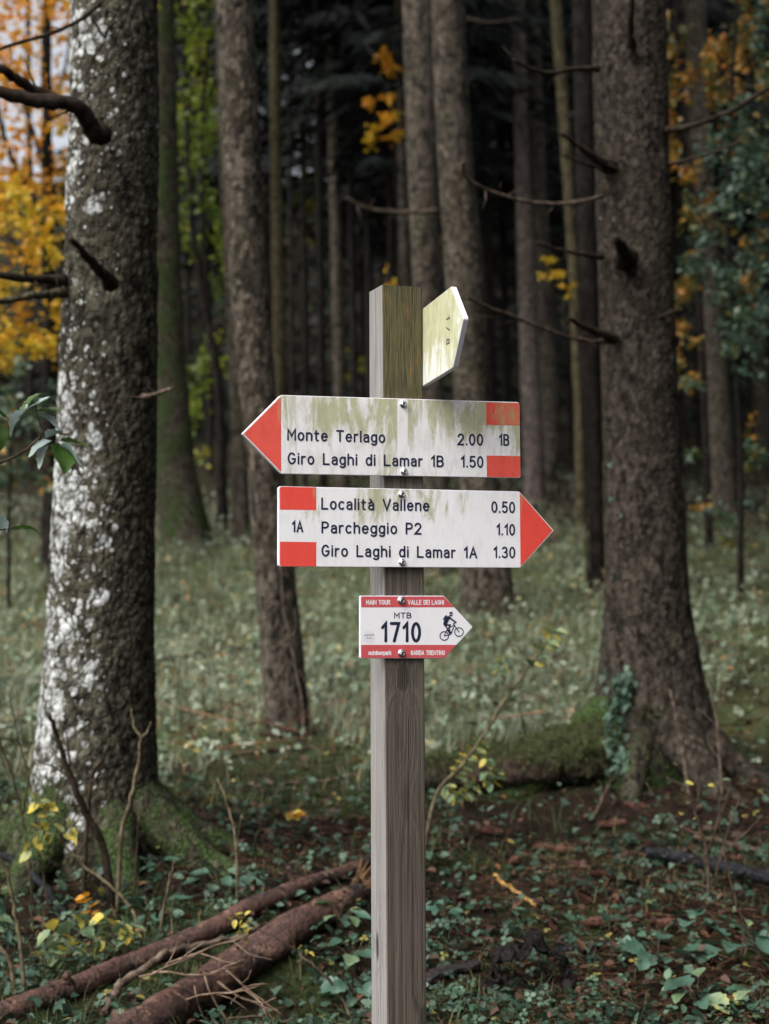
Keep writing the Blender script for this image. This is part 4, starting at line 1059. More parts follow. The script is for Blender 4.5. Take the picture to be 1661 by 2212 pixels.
def face_frame(py, off):
    K, th = post_frame(zpx(py))
    u = Vector((math.cos(th), math.sin(th), 0)); n = Vector((math.sin(th), -math.cos(th), 0))
    return K + n * off, u, n

def hex_bolt(parent, x, y, r=.0072):
    mb = MB(); V = []; F = []
    ring = lambda rad, z, n=18, ph=0: [(x + rad * math.cos(2 * math.pi * k / n + ph), y + rad * math.sin(2 * math.pi * k / n + ph), z) for k in range(n)]
    V += ring(r, 0) + ring(r, .0014) + ring(r * .74, .0030)
    for q in (0, 1):
        for k in range(18): F.append((q * 18 + k, q * 18 + (k + 1) % 18, (q + 1) * 18 + (k + 1) % 18, (q + 1) * 18 + k))
    F.append(tuple(range(36, 54)))
    h0 = len(V); V += ring(r * .66, .0030, 6, .3) + ring(r * .66, .0066, 6, .3) + ring(r * .50, .0074, 6, .3) + ring(r * .34, .0070, 6, .3)
    for q in (0, 1, 2):
        for k in range(6): F.append((h0 + q * 6 + k, h0 + q * 6 + (k + 1) % 6, h0 + (q + 1) * 6 + (k + 1) % 6, h0 + (q + 1) * 6 + k))
    F.append(tuple(h0 + 18 + k for k in range(6)))
    mb.add(V, F)
    return link('bolt', mb.mesh('bolt', M_STEEL), parent)

def panel(parent, pts, mat, z=.0002, name='red_panel'):
    mb = MB(); mb.add([(p[0], p[1], z) for p in pts], [tuple(range(len(pts)))])
    return link(name, mb.mesh(name, mat), parent)

RED = (.72, .095, .070)
def make_board(py_mid, pix, rad, off, thick, paint, label, cw=False):
    o, u, n = face_frame(py_mid, off)
    Bd = Board(o, u, n)
    x, y = Bd.at(870, py_mid); Bd.o = o + u * x + Bd.v * y
    pts = [Bd.at(*p) for p in pix]
    if cw: pts = pts[::-1]; rad = rad[::-1]
    ob = link('direction_board', slab(rounded_poly(pts, rad), -thick, 0, .0009, paint, M_EDGE), SP, Bd.o - post_base, Bd.rot)
    ob['label'] = label
    return Bd, ob
def put(Bd, ob, text, p0, p1, hpx, sw, mat=M_NAVY, **k):
    (x0, y0), (x1, y1) = Bd.at(*p0), Bd.at(*p1); h = Bd.at(p0[0], p0[1] - hpx)[1] - y0
    return link('lettering', lettering(text, x0, x1, y0, y1, h, sw, **k).mesh('lettering', mat), ob)

# upper board, pointing left
pw1 = board_paint('white_paint_stained', (.77, .76, .77), .12, .5, 1.3, strip=(-.010, .009))
B1, b1 = make_board(945, [(523, 936.8), (607.5, 1023.4), (1125, 1032.7), (1122.5, 868.8), (606.6, 853.2)], [.002, .003, .005, .006, .004], .0112, .0100, pw1, 'arrow board pointing left, streaked with green algae')
r1 = board_paint('red_paint_stained', RED, .0, .45, 2.1)
panel(b1, [B1.at(*p) for p in [(526.5, 936.8), (607.3, 1019.5), (606.8, 857.5)]], r1)
panel(b1, [B1.at(*p) for p in [(1050, 869.5), (1050.3, 917.6), (1122.6, 919.2), (1121.6, 872), (1119, 870.5)]], r1)
panel(b1, [B1.at(*p) for p in [(1051, 984), (1051.6, 1030), (1120, 1031.3), (1123.6, 1028), (1123.6, 985.2)]], r1)
SW = .0036
put(B1, b1, 'Monte Terlago', (620, 952), (832, 957.5), 26.5, SW)
put(B1, b1, 'Giro Laghi di Lamar 1B', (621, 1003.3), (958.5, 1009.5), 26.5, SW)
put(B1, b1, '2.00', (988, 962), (1043.5, 963), 26, SW)
put(B1, b1, '1.50', (995, 1010), (1044, 1011), 26, SW)
put(B1, b1, '1B', (1077.5, 963), (1100, 963.6), 26, SW)
for p in ((870.3, 873), (872.5, 1018.5)): hex_bolt(b1, *B1.at(*p))
mb = MB()   # scratches through the stain
rs = random.Random(3)
for k in range(15):
    x, y = rs.uniform(885, 938), rs.uniform(915, 940); L = rs.uniform(12, 34); sl = rs.uniform(.9, 1.9)
    ribbon(mb, [B1.at(x, y), B1.at(x + L * .45, y + L * sl * .5), B1.at(x + L * .8, y + L * sl * .8)], rs.uniform(.0003, .0007), .00012 + k * 4e-6)
for (x, y, x2, y2) in ((878, 890, 925, 905), (925, 905, 955, 965), (840, 898, 850, 940), (838, 905, 860, 935)):
    ribbon(mb, [B1.at(x, y), B1.at((x + x2) / 2 + 2, (y + y2) / 2 - 2), B1.at(x2, y2)], .0006, .0003 + x * 1e-8)
M_SCR, *_ = plain('scratch_white', (.70, .69, .66), .6)
link('scratch', mb.mesh('scratch', M_SCR), b1)

# lower board, pointing right
pw2 = board_paint('white_paint_light_stain', (.81, .80, .82), -.03, .22, 5.2)
B2, b2 = make_board(1140, [(601.8, 1050.2), (601.6, 1224), (1124, 1226.8), (1196.6, 1146), (1122, 1061.6)], [.006, .005, .003, .003, .003], .0112, .0100, pw2, 'arrow board pointing right with three destinations')
r2 = board_paint('red_paint', (.76, .075, .055), -.10, .22, 3.3)
panel(b2, [B2.at(*p) for p in [(604.6, 1054), (604.6, 1100.8), (683, 1102), (683, 1052.6), (607, 1051)]], r2)
panel(b2, [B2.at(*p) for p in [(604.6, 1170), (604.6, 1220.5), (608, 1223), (683, 1223.4), (683, 1171)]], r2)
panel(b2, [B2.at(*p) for p in [(1122.6, 1064.5), (1124.2, 1224), (1193.6, 1146)]], r2)
put(B2, b2, 'Località Vallene', (693.5, 1101), (927.5, 1105), 26.5, SW)
put(B2, b2, 'Parcheggio P2', (694, 1152.6), (910.5, 1155), 26.5, SW)
put(B2, b2, 'Giro Laghi di Lamar 1A', (694, 1202.6), (1030.5, 1206.6), 26.5, SW)
put(B2, b2, '0.50', (1061, 1108), (1112.5, 1109), 25.5, SW)
put(B2, b2, '1.10', (1072, 1156.5), (1112.5, 1157.3), 25.5, SW)
put(B2, b2, '1.30', (1065.5, 1205.6), (1113, 1206.4), 25.5, SW)
put(B2, b2, '1A', (630, 1150), (655, 1150.4), 25.5, SW)
for p in ((867.2, 1068), (868.4, 1214.6)): hex_bolt(b2, *B2.at(*p))

# small cycling board
pw3 = board_paint('white_paint_clean', (.82, .81, .84), -.34, .10, 8.)
B3, b3 = make_board(1354, [(777.6, 1287), (777.6, 1422.4), (960.3, 1422.4), (1021.6, 1354.5), (958.6, 1287)], [.003, .003, .002, .002, .002], .0072, .0060, pw3, 'small cycling arrow board pointing right with a rider symbol')
r3 = board_paint('red_paint_pinkish', (.58, .090, .100), -.34, .15, 4.)
panel(b3, [B3.at(*p) for p in [(780, 1288.4), (780, 1311.8), (981.5, 1311.8), (958, 1288.4)]], r3, name='red_band')
panel(b3, [B3.at(*p) for p in [(780, 1393), (780, 1421), (959.5, 1421), (985.5, 1393)]], r3, name='red_band')
M_WH, *_ = plain('white_letter', (.80, .78, .80), .5)
put(B3, b3, 'MAIN TOUR', (790.7, 1306.4), (843, 1306.4), 10.6, .00165, M_WH, gap=.24, space=.5)
put(B3, b3, 'VALLE DEI LAGHI', (880.4, 1306.4), (958.6, 1306.4), 10.6, .00165, M_WH, gap=.24, space=.5)
put(B3, b3, 'outdoorpark', (795.3, 1415.2), (845.5, 1415.2), 10.4, .00165, M_WH, gap=.20)
put(B3, b3, 'GARDA TRENTINO', (887, 1415.2), (961, 1415.2), 10.4, .00165, M_WH, gap=.24, space=.5)
put(B3, b3, 'MTB', (851, 1336), (888.3, 1336), 13.0, .0019, gap=.26)
put(B3, b3, '1710', (822.8, 1387.8), (909.2, 1387.8), 44.5, .0060, gap=.34)
for p in ((866.3, 1297), (867.3, 1411)): hex_bolt(b3, *B3.at(*p), r=.0076)
q = lambda cx_, cy_: B3.at(cx_ * .16255 + 766.8, cy_ * .16255 + 1263.6)
k3 = .16255 * .000894
mb = MB()
def ring(c, r, w, z): ribbon(mb, [q(c[0] + r * math.cos(R(t)), c[1] - r * math.sin(R(t))) for t in range(90, 451, 15)], w * k3, z)
ring((1185, 677), 57, 13, .0004); ring((1380, 625), 57, 13, .0004)
def poly(pts, z): mb.add([(*q(*p), z) for p in pts], [tuple(range(len(pts)))])
zc = .00042
for pts, w in (([(1185, 677), (1270, 655), (1318, 545)], 13), ([(1185, 677), (1218, 598), (1262, 650)], 11), ([(1222, 578), (1308, 540)], 12), ([(1380, 625), (1306, 516), (1340, 497)], 13),
               ([(1250, 428), (1300, 470), (1340, 497)], 22), ([(1200, 532), (1262, 532), (1248, 572), (1262, 632), (1280, 634)], 22), ([(1204, 545), (1236, 600), (1255, 635)], 18)):
    zc += .00001; ribbon(mb, [q(*p) for p in pts], w * k3, zc)
poly([(1168, 520), (1190, 550), (1216, 546), (1224, 515), (1243, 470), (1272, 432), (1248, 410), (1205, 420), (1184, 462)], .0006)
poly([(1162, 456), (1176, 464), (1200, 428), (1224, 408), (1214, 400), (1192, 412)], .0006)
poly([(1275 + 25 * math.cos(R(t)), 386 - 30 * math.sin(R(t))) for t in range(8, 190, 14)], .0006)
poly([(1272 + 24 * math.cos(R(t)), 392 - 26 * math.sin(R(t))) for t in range(188, 366, 14)], .0006)
link('rider_symbol', mb.mesh('rider_symbol', M_NAVY), b3)
M_STICK3, nt, b = plain('clear_sticker', (.74, .73, .76), .35)
panel(b3, [q(185 + 80 * math.cos(R(t)), 690 - 80 * math.sin(R(t))) for t in range(0, 360, 12)], M_STICK3, .0002, 'round_sticker')
M_GREYL, *_ = plain('grey_letter', (.30, .34, .42), .5)
mbs = lettering('outdoorpark', q(122, 672)[0], q(250, 672)[0], q(122, 676)[1], q(250, 668)[1], 22 * k3, .0006, z=.0005)
link('lettering', mbs.mesh('lettering', M_GREYL), b3)
for k, cc in enumerate(((.15, .3, .5), (.25, .45, .3), (.5, .2, .25))):
    M_DOT, *_ = plain('print_colour', cc, .5)
    panel(b3, [q(150 + 24 * k, 710), q(168 + 24 * k, 709), q(168 + 24 * k, 697), q(150 + 24 * k, 698)], M_DOT, .0006, 'colour_mark')

# fourth board: bolted to the right side, its back turned to us
K, th = post_frame(zpx(740))
u0 = Vector((math.cos(th), math.sin(th), 0)); n0 = Vector((math.sin(th), -math.cos(th), 0))
F4 = K + u0 * (POST_W + .0005)
B4 = Board(F4, n0, -u0)                      # local x runs towards the viewer, z faces back to the post
pix4 = [(913, 667), (974.5, 618.5), (1001, 688), (978, 794), (913, 834)]
pp = [B4.at(*p) for p in pix4]
sl_t = (pp[1][1] - pp[0][1]) / (pp[1][0] - pp[0][0]); sl_b = (pp[3][1] - pp[4][1]) / (pp[3][0] - pp[4][0])
back = -.25
outl = [(back, pp[0][1] + sl_t * (back - pp[0][0])), (back, pp[4][1] + sl_b * (back - pp[4][0]) ), pp[3], pp[2], pp[1]]
pw4 = board_paint('white_paint_back', (.60, .60, .56), .24, .25, 11.)
ob4 = link('direction_board', slab(rounded_poly(outl, [.004, .004, .003, .004, .003]), -.0100, 0, .0009, pw4, M_EDGE), SP, B4.o - post_base, B4.rot)
ob4['label'] = 'arrow board seen from behind, bolted to the right side of the post top'
# '1/8' reads downwards on the back
mb = lettering('1/8', 0, .054, 0, 0, .019, .0022, gap=.75)
(ax0, ay0) = B4.at(964, 684)
lo = link('lettering', mb.mesh('lettering', M_NAVY), ob4, (ax0, ay0, 0), (0, 0, -math.pi / 2))

# ------------------------------------------------------------------ logs, sticks, cones and debris
def log_mat(name, a, b2, c2, spk=None, rough=.62, spec=.4):
    m, nt, b = new_mat(name, rough, spec); g = N(nt); co = g.coord()
    cb_ = g.nodes.new('ShaderNodeCombineXYZ'); g.set(cb_.inputs[0], g.attr('arc')); g.set(cb_.inputs[1], g.m('MULTIPLY', g.attr('along'), .22))
    n0 = g.noise(cb_.outputs[0], 70, 5, .65)
    n1 = g.m('ADD', g.m('MULTIPLY', g.noise(co, 16, 6, .65), .6), g.m('MULTIPLY', n0, .4)); n2 = g.noise(co, 70, 4, .65); n3 = g.noise(co, 8, 5, .68)
    c = g.mix(g.ramp(n1, .36, .64), a, b2); c = g.mix(g.m('MULTIPLY', g.ramp(n2, .5, .74), .6), c, c2)
    c = g.mix(g.ramp(n3, .53, .59), c, (.009, .007, .007))
    pl = g.ramp(g.noise(co, 14, 6, .72), .55, .60); c = g.mix(g.m('MULTIPLY', pl, .85), c, tuple(x * 1.25 for x in c2))
    if spk: c = g.mix(g.ramp(n2, .60, .68), c, spk)
    g.l.new(c, b.inputs['Base Color']); g.l.new(g.bump(g.m('ADD', n1, g.m('MULTIPLY', n2, .8)), 1.0, .014), b.inputs['Normal'])
    return m
M_LOG = log_mat('wet_spruce_log', (.035, .016, .012), (.105, .050, .037), (.15, .085, .062))
M_LOG2 = log_mat('wet_spruce_log_dark', (.028, .013, .010), (.095, .045, .032), (.14, .075, .05))
M_BLACKLOG = log_mat('black_log', (.008, .009, .011), (.014, .0145, .017), (.02, .02, .023), (.10, .105, .115), .6, .12)
M_MOSSLOG = bark_mat('mossy_log_bark', (.016, .014, .010), (.05, .042, .030), moss=(.038, .042, .018))

def log_vf(pts, rad, n=60, amp=.08, seed=0, k=26):
    P = smooth_path(pts, k, 0, seed)
    rr_ = np.interp(np.linspace(0, 1, len(P)), np.linspace(0, 1, len(rad)), rad)
    V, F = tube_vf(P, list(rr_), n)
    V = np.array(V)
    for i, p in enumerate(P):
        for j in range(n):
            v = Vector(V[i * n + j]); d = (v - p)
            q_ = v * 9 + Vector((seed, 0, 0))
            s = 1 + amp * mn.noise(q_) * 1.6 + amp * .7 * mn.noise(q_ * 4) + amp * .5 * mn.noise(q_ * 11) + (amp * .28 if mn.noise(q_ * 3.1 + Vector((9, 2, 4))) + .35 * mn.noise(q_ * 13) > .12 else 0)
            kn = mn.noise(v * 5 + Vector((0, seed, 3)))
            if kn > .42: s += (kn - .42) * 1.1
            V[i * n + j] = p + d * s
    along = np.concatenate([[0], np.cumsum([(P[i + 1] - P[i]).length for i in range(len(P) - 1)])])
    return V, F, {'along': np.repeat(along, n), 'arc': np.tile(np.arange(n) / n, len(P)) * 6.28 * float(np.mean(rad))}

def log_on_floor(pix, rads, lift=0.):
    pts = []
    for (px, py), r in zip(pix, rads):
        p = G(px, py + r / 4 * FPX * .9); s = p.y
        q_ = W(px, py, s + r * .3); pts.append(Vector((q_.x, q_.y, max(q_.z, float(gz(q_.x, q_.y)) + r * .7))))
    return pts

pix1 = [(-260, 2290), (-120, 2240), (0, 2192), (150, 2135), (292, 2077), (456, 2009), (540, 1962), (638, 1922), (716, 1893), (800, 1862), (860, 1838)]
rad1 = [.034, .033, .031, .030, .029, .031, .030, .025, .023, .022, .020]
P1 = log_on_floor(pix1, rad1)
L1 = thing('fallen_log', 'thinner red-brown fallen log, the upper of two, at the bottom left', 'log', P1[4])
V, F, at_ = log_vf(local(P1, P1[4]), rad1, seed=3); mb = MB(); mb.add(V, F, **at_); link('log_trunk', mb.mesh('log_trunk', M_LOG, True), L1)
def stub(root, P, i, dirv, L, r, mat):
    o = P - root.location; mb = MB(); pts = smooth_path([o, o + dirv * L * .5, o + dirv * L], 4, .002, i)
    mb.add(*tube_vf(pts, taper(len(pts), r, r * .7), 8)); link('branch_stub', mb.mesh('branch_stub', mat, True), root)
stub(L1, P1[7] + Vector((0, 0, .015)), 1, Vector((-.35, -.3, .9)).normalized(), .07, .010, M_LOG)
stub(L1, P1[3] + Vector((0, -.02, .02)), 2, Vector((.1, -.6, .8)).normalized(), .035, .014, M_LOG)
stub(L1, P1[4] + Vector((.06, -.02, .01)), 3, Vector((.2, -.8, .3)).normalized(), .03, .013, M_STICK)
pix2 = [(150, 2330), (300, 2228), (443, 2136), (547, 2062), (651, 1996), (730, 1955), (790, 1925), (845, 1895)]
rad2 = [.054, .055, .056, .054, .050, .042, .034, .026]
P2 = log_on_floor(pix2, rad2)
L2 = thing('fallen_log', 'thicker dark red-brown fallen log, the lower of two, ending behind the post', 'log', P2[3])
V, F, at_ = log_vf(local(P2, P2[3]), rad2, seed=8); mb = MB(); mb.add(V, F, **at_); link('log_trunk', mb.mesh('log_trunk', M_LOG2, True), L2)
mb = MB(); axv = (P2[7] - P2[5]).normalized(); cen = W(782, 1905, P2[6].y - .03) - L2.location
e1 = axv.cross(Vector((0, 0, 1))).normalized(); e2 = e1.cross(axv)
for k in range(34):
    an = 6.28 * k / 34 + random.uniform(-.2, .2); rd_ = random.uniform(.012, .030)
    a = cen + (e1 * math.cos(an) + e2 * math.sin(an)) * rd_ - axv * .02
    dv = (axv * .6 + (e1 * math.cos(an) + e2 * math.sin(an)) * random.uniform(-.1, .5) + Vector((0, -.35, .15))).normalized(); ln = random.uniform(.025, .065)
    mb.add(*tube_vf([a, a + dv * ln * .6, a + dv * ln], [.007, .005, .0012], 4))
M_SPLIT = stick_mat('split_wood', (.055, .030, .016), (.17, .10, .055), 70)
sp = link('splintered_wood', mb.mesh('splintered_wood', M_SPLIT), L2); sp['kind'] = 'stuff'
# dry twigs hanging over the lower log
mb = MB(); rs = random.Random(21)
def twig(mb, p, dv, L, r, depth):
    pts = [p]; 
    for i in range(5): dv = (dv + Vector((rs.gauss(0, .16), rs.gauss(0, .12), rs.gauss(0, .16)))).normalized(); pts.append(pts[-1] + dv * L / 5)
    mb.add(*tube_vf(pts, taper(6, r, r * .5), 5))
    if depth:
        for i in (2, 3, 4):
            twig(mb, pts[i], (dv + Vector((rs.gauss(0, .8), rs.gauss(0, .3), rs.gauss(0, .7)))).normalized(), L * .5, r * .6, depth - 1)
for (px, py, dx, dz, L) in ((300, 2110, .9, .3, .16), (330, 2100, .8, .15, .2), (440, 2100, .5, -.9, .2), (470, 2120, .9, -.5, .16), (420, 2130, .2, -1, .2), (380, 2180, -.5, -.5, .2), (300, 2200, -.9, -.2, .25), (350, 2085, 1, .05, .22), (400, 2160, .9, .1, .18), (480, 2090, .6, -.8, .15), (260, 2180, .3, -.9, .14)):
    p = W(px, py, G(px, py).y - .24) - L2.location
    twig(mb, p, Vector((dx, -.1, dz)).normalized(), L * 1.15, .0036, 1)
tw = link('dry_twigs', mb.mesh('dry_twigs', stick_mat('pale_twig', (.10, .065, .045), (.24, .17, .125)), True), L2); tw['kind'] = 'stuff'

lv_p = []
for P_, rd_ in ((P1, rad1), (P2, rad2)):
    for k in range(46):
        f = random.uniform(1.2, len(P_) - 1.01); i = int(f); t = f - i
        p = P_[i] * (1 - t) + P_[i + 1] * t; lv_p.append((p.x + random.gauss(0, .012), p.y + random.gauss(-.004, .016), p.z + (rd_[i] * (1 - t) + rd_[i + 1] * t) * random.uniform(.95, 1.08)))
lv_p = np.array(lv_p); k = len(lv_p)
V, F = scatter(lv_p, RNG.uniform(0, 6.28, k), RNG.normal(-.2, .35, k), RNG.normal(0, .4, k), RNG.uniform(.008, .024, k), LEAF_V * [.9, 1, 2.0], LEAF_F)
stuff('log_litter', 'leaf scraps and bark bits lying on the fallen logs', V, F, M_LITTER, {'tint': rep(RNG.beta(1.6, 1.4, k), LEAF_V)})
def floor_stick(label, pix, r0, r1, mat, lift=.5, name='dead_stick', cat='stick', dz=None, jit=.003, amp=None, seed=0, group=None):
    ps = []
    n = len(pix)
    for i, (px, py) in enumerate(pix):
        r = r0 + (r1 - r0) * i / max(1, n - 1)
        p = G(px, py); ps.append(Vector((p.x, p.y, p.z + r * lift + (dz[i] if dz else 0))))
    o = ps[0]
    pts = smooth_path(local(ps, o), 6, jit, seed)
    mb = MB()
    if amp: V, F, at_ = log_vf(local(ps, o), taper(n, r0, r1), 18, amp, seed); mb.add(V, F, **at_)
    else: mb.add(*tube_vf(pts, taper(len(pts), r0, r1), 8))
    ob = link(name, mb.mesh(name, mat, True), None, o); tag(ob, label, cat, group)
    return ob
def air_stick(label, pix, d0, d1, r0, r1, mat, name='dead_stick', cat='stick', seed=0, jit=.003):
    ps = [W(px, py, d0 + (d1 - d0) * i / (len(pix) - 1)) for i, (px, py) in enumerate(pix)]
    o = ps[0]; pts = smooth_path(local(ps, o), 6, jit, seed); mb = MB(); mb.add(*tube_vf(pts, taper(len(pts), r0, r1), 8))
    return tag(link(name, mb.mesh(name, mat, True), None, o), label, cat)

dd = G(300, 2140).y
air_stick('bent pale branch lying between the two fallen logs', [(224, 2190), (240, 2150), (268, 2122), (310, 2092), (351, 2064), (400, 2046), (458, 2038), (517, 2026), (560, 2000)], dd - .25, dd + .12, .0125, .007, M_STICK, seed=4)
floor_stick('black wet fallen branch with grey specks at the right edge', [(1394, 1868), (1450, 1876), (1537, 1895), (1610, 1913), (1680, 1930), (1790, 1955)], .022, .026, M_BLACKLOG, 1.1, 'fallen_branch', 'branch', amp=.06, seed=5, dz=(.02, .02, .02, .02, .02, .02))
pm = [(1330, 1600), (1270, 1612), (1190, 1628), (1110, 1640), (1010, 1655), (930, 1665), (840, 1672)]
ps = []; rm = [.135, .125, .108, .09, .078, .07, .065]
for (px, py), r in zip(pm, rm):
    p = W(px, py, dR - .05); ps.append(Vector((p.x, p.y - .12, max(p.z, float(gz(p.x, p.y)) + r * .35))))
V, F, at_ = log_vf(local(ps, ps[3]), rm, 36, .20, 4); mb = MB()
up = np.array(V)[:, 2]; mb.add(V, F, moss=.45 + .30 * np.clip(up / .08, -1, 1), lich=-.6)
tag(link('mossy_log', mb.mesh('mossy_log', M_MOSSLOG, True), None, ps[3]), 'moss covered log lying between the post and the ivy-clad spruce', 'log')
# moss fringe on that log and beside the left spruce
floor_stick('dark rotten branch lying right of the curled bark piece', [(1198, 2072), (1250, 2062), (1310, 2054)], .016, .015, M_BLACKLOG, 1., 'fallen_branch', 'branch', amp=.08, seed=9)
floor_stick('yellow-brown stripped stick on the floor right of the post', [(1068, 1898), (1100, 1925), (1130, 1945), (1160, 1962)], .008, .006, stick_mat('ochre_stick', (.16, .09, .03), (.38, .22, .07)), 1.5, seed=1)
floor_stick('short pale stick crossing the yellow-brown stick', [(1118, 1935), (1150, 1952), (1195, 1972)], .006, .006, M_STICK, 1.8, seed=2)
floor_stick('thin grey twig leaning across the floor right of the post', [(1275, 1775), (1300, 1745), (1325, 1705)], .005, .003, M_STICK, 1.5, dz=(0, .03, .06), seed=3)
floor_stick('long brown twig along the litter bank below the ivy spruce', [(1180, 1660), (1280, 1655), (1360, 1668), (1420, 1685)], .012, .008, M_DARKSTEM, 1.2, seed=4)
floor_stick('grey curved stick on the grass behind the fallen logs', [(540, 1700), (620, 1698), (700, 1690), (780, 1680)], .010, .006, M_STICK, 1.5, seed=5, jit=.008)
floor_stick('brown stick lying at the foot of the slim leaning spruce', [(520, 1632), (600, 1626), (680, 1622), (760, 1618)], .010, .007, M_DARKSTEM, 1.5, seed=6)
floor_stick('curved dead stick on the grass beside the lichen spruce', [(400, 1545), (402, 1575), (420, 1605), (470, 1622)], .012, .007, M_DARKSTEM, 2.0, seed=7, dz=(.03, .0, 0, 0))
floor_stick('long thin dead branch on the grass behind the lichen spruce', [(320, 1455), (400, 1445), (480, 1440), (560, 1445)], .014, .008, M_STICK, 3.0, seed=8, dz=(.05, .05, .05, .05), jit=.012)
floor_stick('dark brown stick by the right edge above the black branch', [(1500, 1815), (1570, 1830), (1661, 1850), (1740, 1870)], .011, .008, M_DARKSTEM, 1.5, seed=10)
floor_stick('reddish stick running under the black wet branch', [(1440, 1905), (1510, 1915), (1570, 1935)], .006, .004, M_DARKSTEM, 1.5, seed=11)
floor_stick('dark stick lying left of the fallen logs at the left edge', [(-60, 1880), (20, 1905), (80, 1935), (140, 1985)], .014, .010, M_BLACKLOG, 2.0, seed=12, dz=(.06, .05, .03, 0))

# curled piece of dark bark and a dark board
cb = G(1130, 2140); dcb = cb.y
M_CURL = log_mat('rotten_bark', (.0035, .003, .003), (.010, .008, .008), (.018, .014, .0135), None, .5, .14)
mb = MB()
def bark_sheet(pix, y0, y1, nv, seed, amp):
    P = smooth_path([W(px, py, dcb) - cb for px, py in pix], 7); V = []; F = []
    for i, p in enumerate(P):
        e = .7 + .3 * mn.noise(Vector((i * .45, seed, 0)))
        for j in range(nv):
            t = j / (nv - 1)
            q_ = Vector((i * .33, t * 3.2, seed * 3.3))
            V.append(p + Vector((amp * mn.noise(q_), y0 * e + (y1 - y0) * t * e, amp * mn.noise(q_ + Vector((5, 5, 5))) + amp * .5 * mn.noise(q_ * 2.7))))
    for i in range(len(P) - 1):
        for j in range(nv - 1): F.append((i * nv + j, (i + 1) * nv + j, (i + 1) * nv + j + 1, i * nv + j + 1))
    mb.add([tuple(v) for v in V], F)
bark_sheet(((1068, 2084), (1080, 2066), (1112, 2060), (1136, 2050), (1152, 2036), (1190, 2054), (1222, 2082), (1234, 2112), (1222, 2140), (1200, 2150)), -.03, .11, 8, 1, .030)
bark_sheet(((1066, 2092), (1090, 2112), (1112, 2116), (1140, 2138), (1178, 2148), (1214, 2152), (1240, 2146)), -.10, .05, 8, 2, .034)
bark_sheet(((1030, 2126), (1062, 2118), (1096, 2136), (1130, 2150), (1165, 2172)), -.09, .03, 6, 3, .026)
curl = link('bark_piece', mb.mesh('bark_piece', M_CURL, True), None, cb); md = curl.modifiers.new('thickness', 'SOLIDIFY'); md.thickness = .009; md2 = curl.modifiers.new('round', 'SUBSURF'); md2.levels = md2.render_levels = 1
tag(curl, 'torn loop of black rotten bark on the floor right of the post', 'bark')
p0, p1_ = G(905, 2142), G(1035, 2096)
dv = (p1_ - p0); L_ = dv.length; dv.normalize(); sdv = Vector((-dv.y, dv.x, 0)).normalized()
V = []; F = []
for i in range(12):
    t = i / 11; c_ = p0 + dv * L_ * t + Vector((0, 0, .02 + .006 * math.sin(t * 5)))
    wv_ = .024 * (1 - .5 * t) + .004 * math.sin(t * 17)
    for sx_, zz in ((-1, 0), (1, .006), (1, .016), (-1, .010)): V.append(tuple(c_ + sdv * (wv_ * sx_) + Vector((0, 0, zz)) - p0))
for i in range(11):
    for k in range(4): F.append((i * 4 + k, i * 4 + (k + 1) % 4, i * 4 + 4 + (k + 1) % 4, i * 4 + 4 + k))
F += [(3, 2, 1, 0), (44, 45, 46, 47)]
mb = MB(); mb.add(V, F)
M_PLK = log_mat('dark_board_wood', (.010, .008, .008), (.036, .027, .029), (.05, .04, .041), None, .6, .2)
tag(link('rotten_board', mb.mesh('rotten_board', M_PLK), None, p0), 'dark flat splinter of wood lying against the post at the bottom', 'wood')

# spruce cones: one shape with its scales, many copies
def cone_mesh():
    mb = MB(); L = .105; R0 = .016
    prof = lambda t: R0 * (math.sin(math.pi * min(1, t * .92 + .06)) ** .6)
    pts = [Vector((0, 0, L * i / 8)) for i in range(9)]
    mb.add(*tube_vf(pts, [max(.002, prof(i / 8) * .8) for i in range(9)], 8))
    for r_ in range(13):
        t = (r_ + .5) / 13
        for k in range(8):
            a = 2 * math.pi * (k + .5 * (r_ % 2)) / 8; rd = prof(t)
            c_ = Vector((math.cos(a), math.sin(a), 0)); s_ = Vector((-c_.y, c_.x, 0)); z0 = L * t
            mb.add([c_ * rd * .7 + s_ * .006 + Vector((0, 0, z0 - .004)), c_ * rd * .7 - s_ * .006 + Vector((0, 0, z0 - .004)), c_ * rd * 1.12 - s_ * .004 + Vector((0, 0, z0 + .006)), c_ * (rd * 1.15) + Vector((0, 0, z0 + .0095)), c_ * rd * 1.12 + s_ * .004 + Vector((0, 0, z0 + .006))], [(0, 1, 2, 3, 4)])
    return mb.mesh('spruce_cone', stick_mat('cone_scales', (.045, .020, .014), (.15, .078, .055), 60))
cm = cone_mesh()
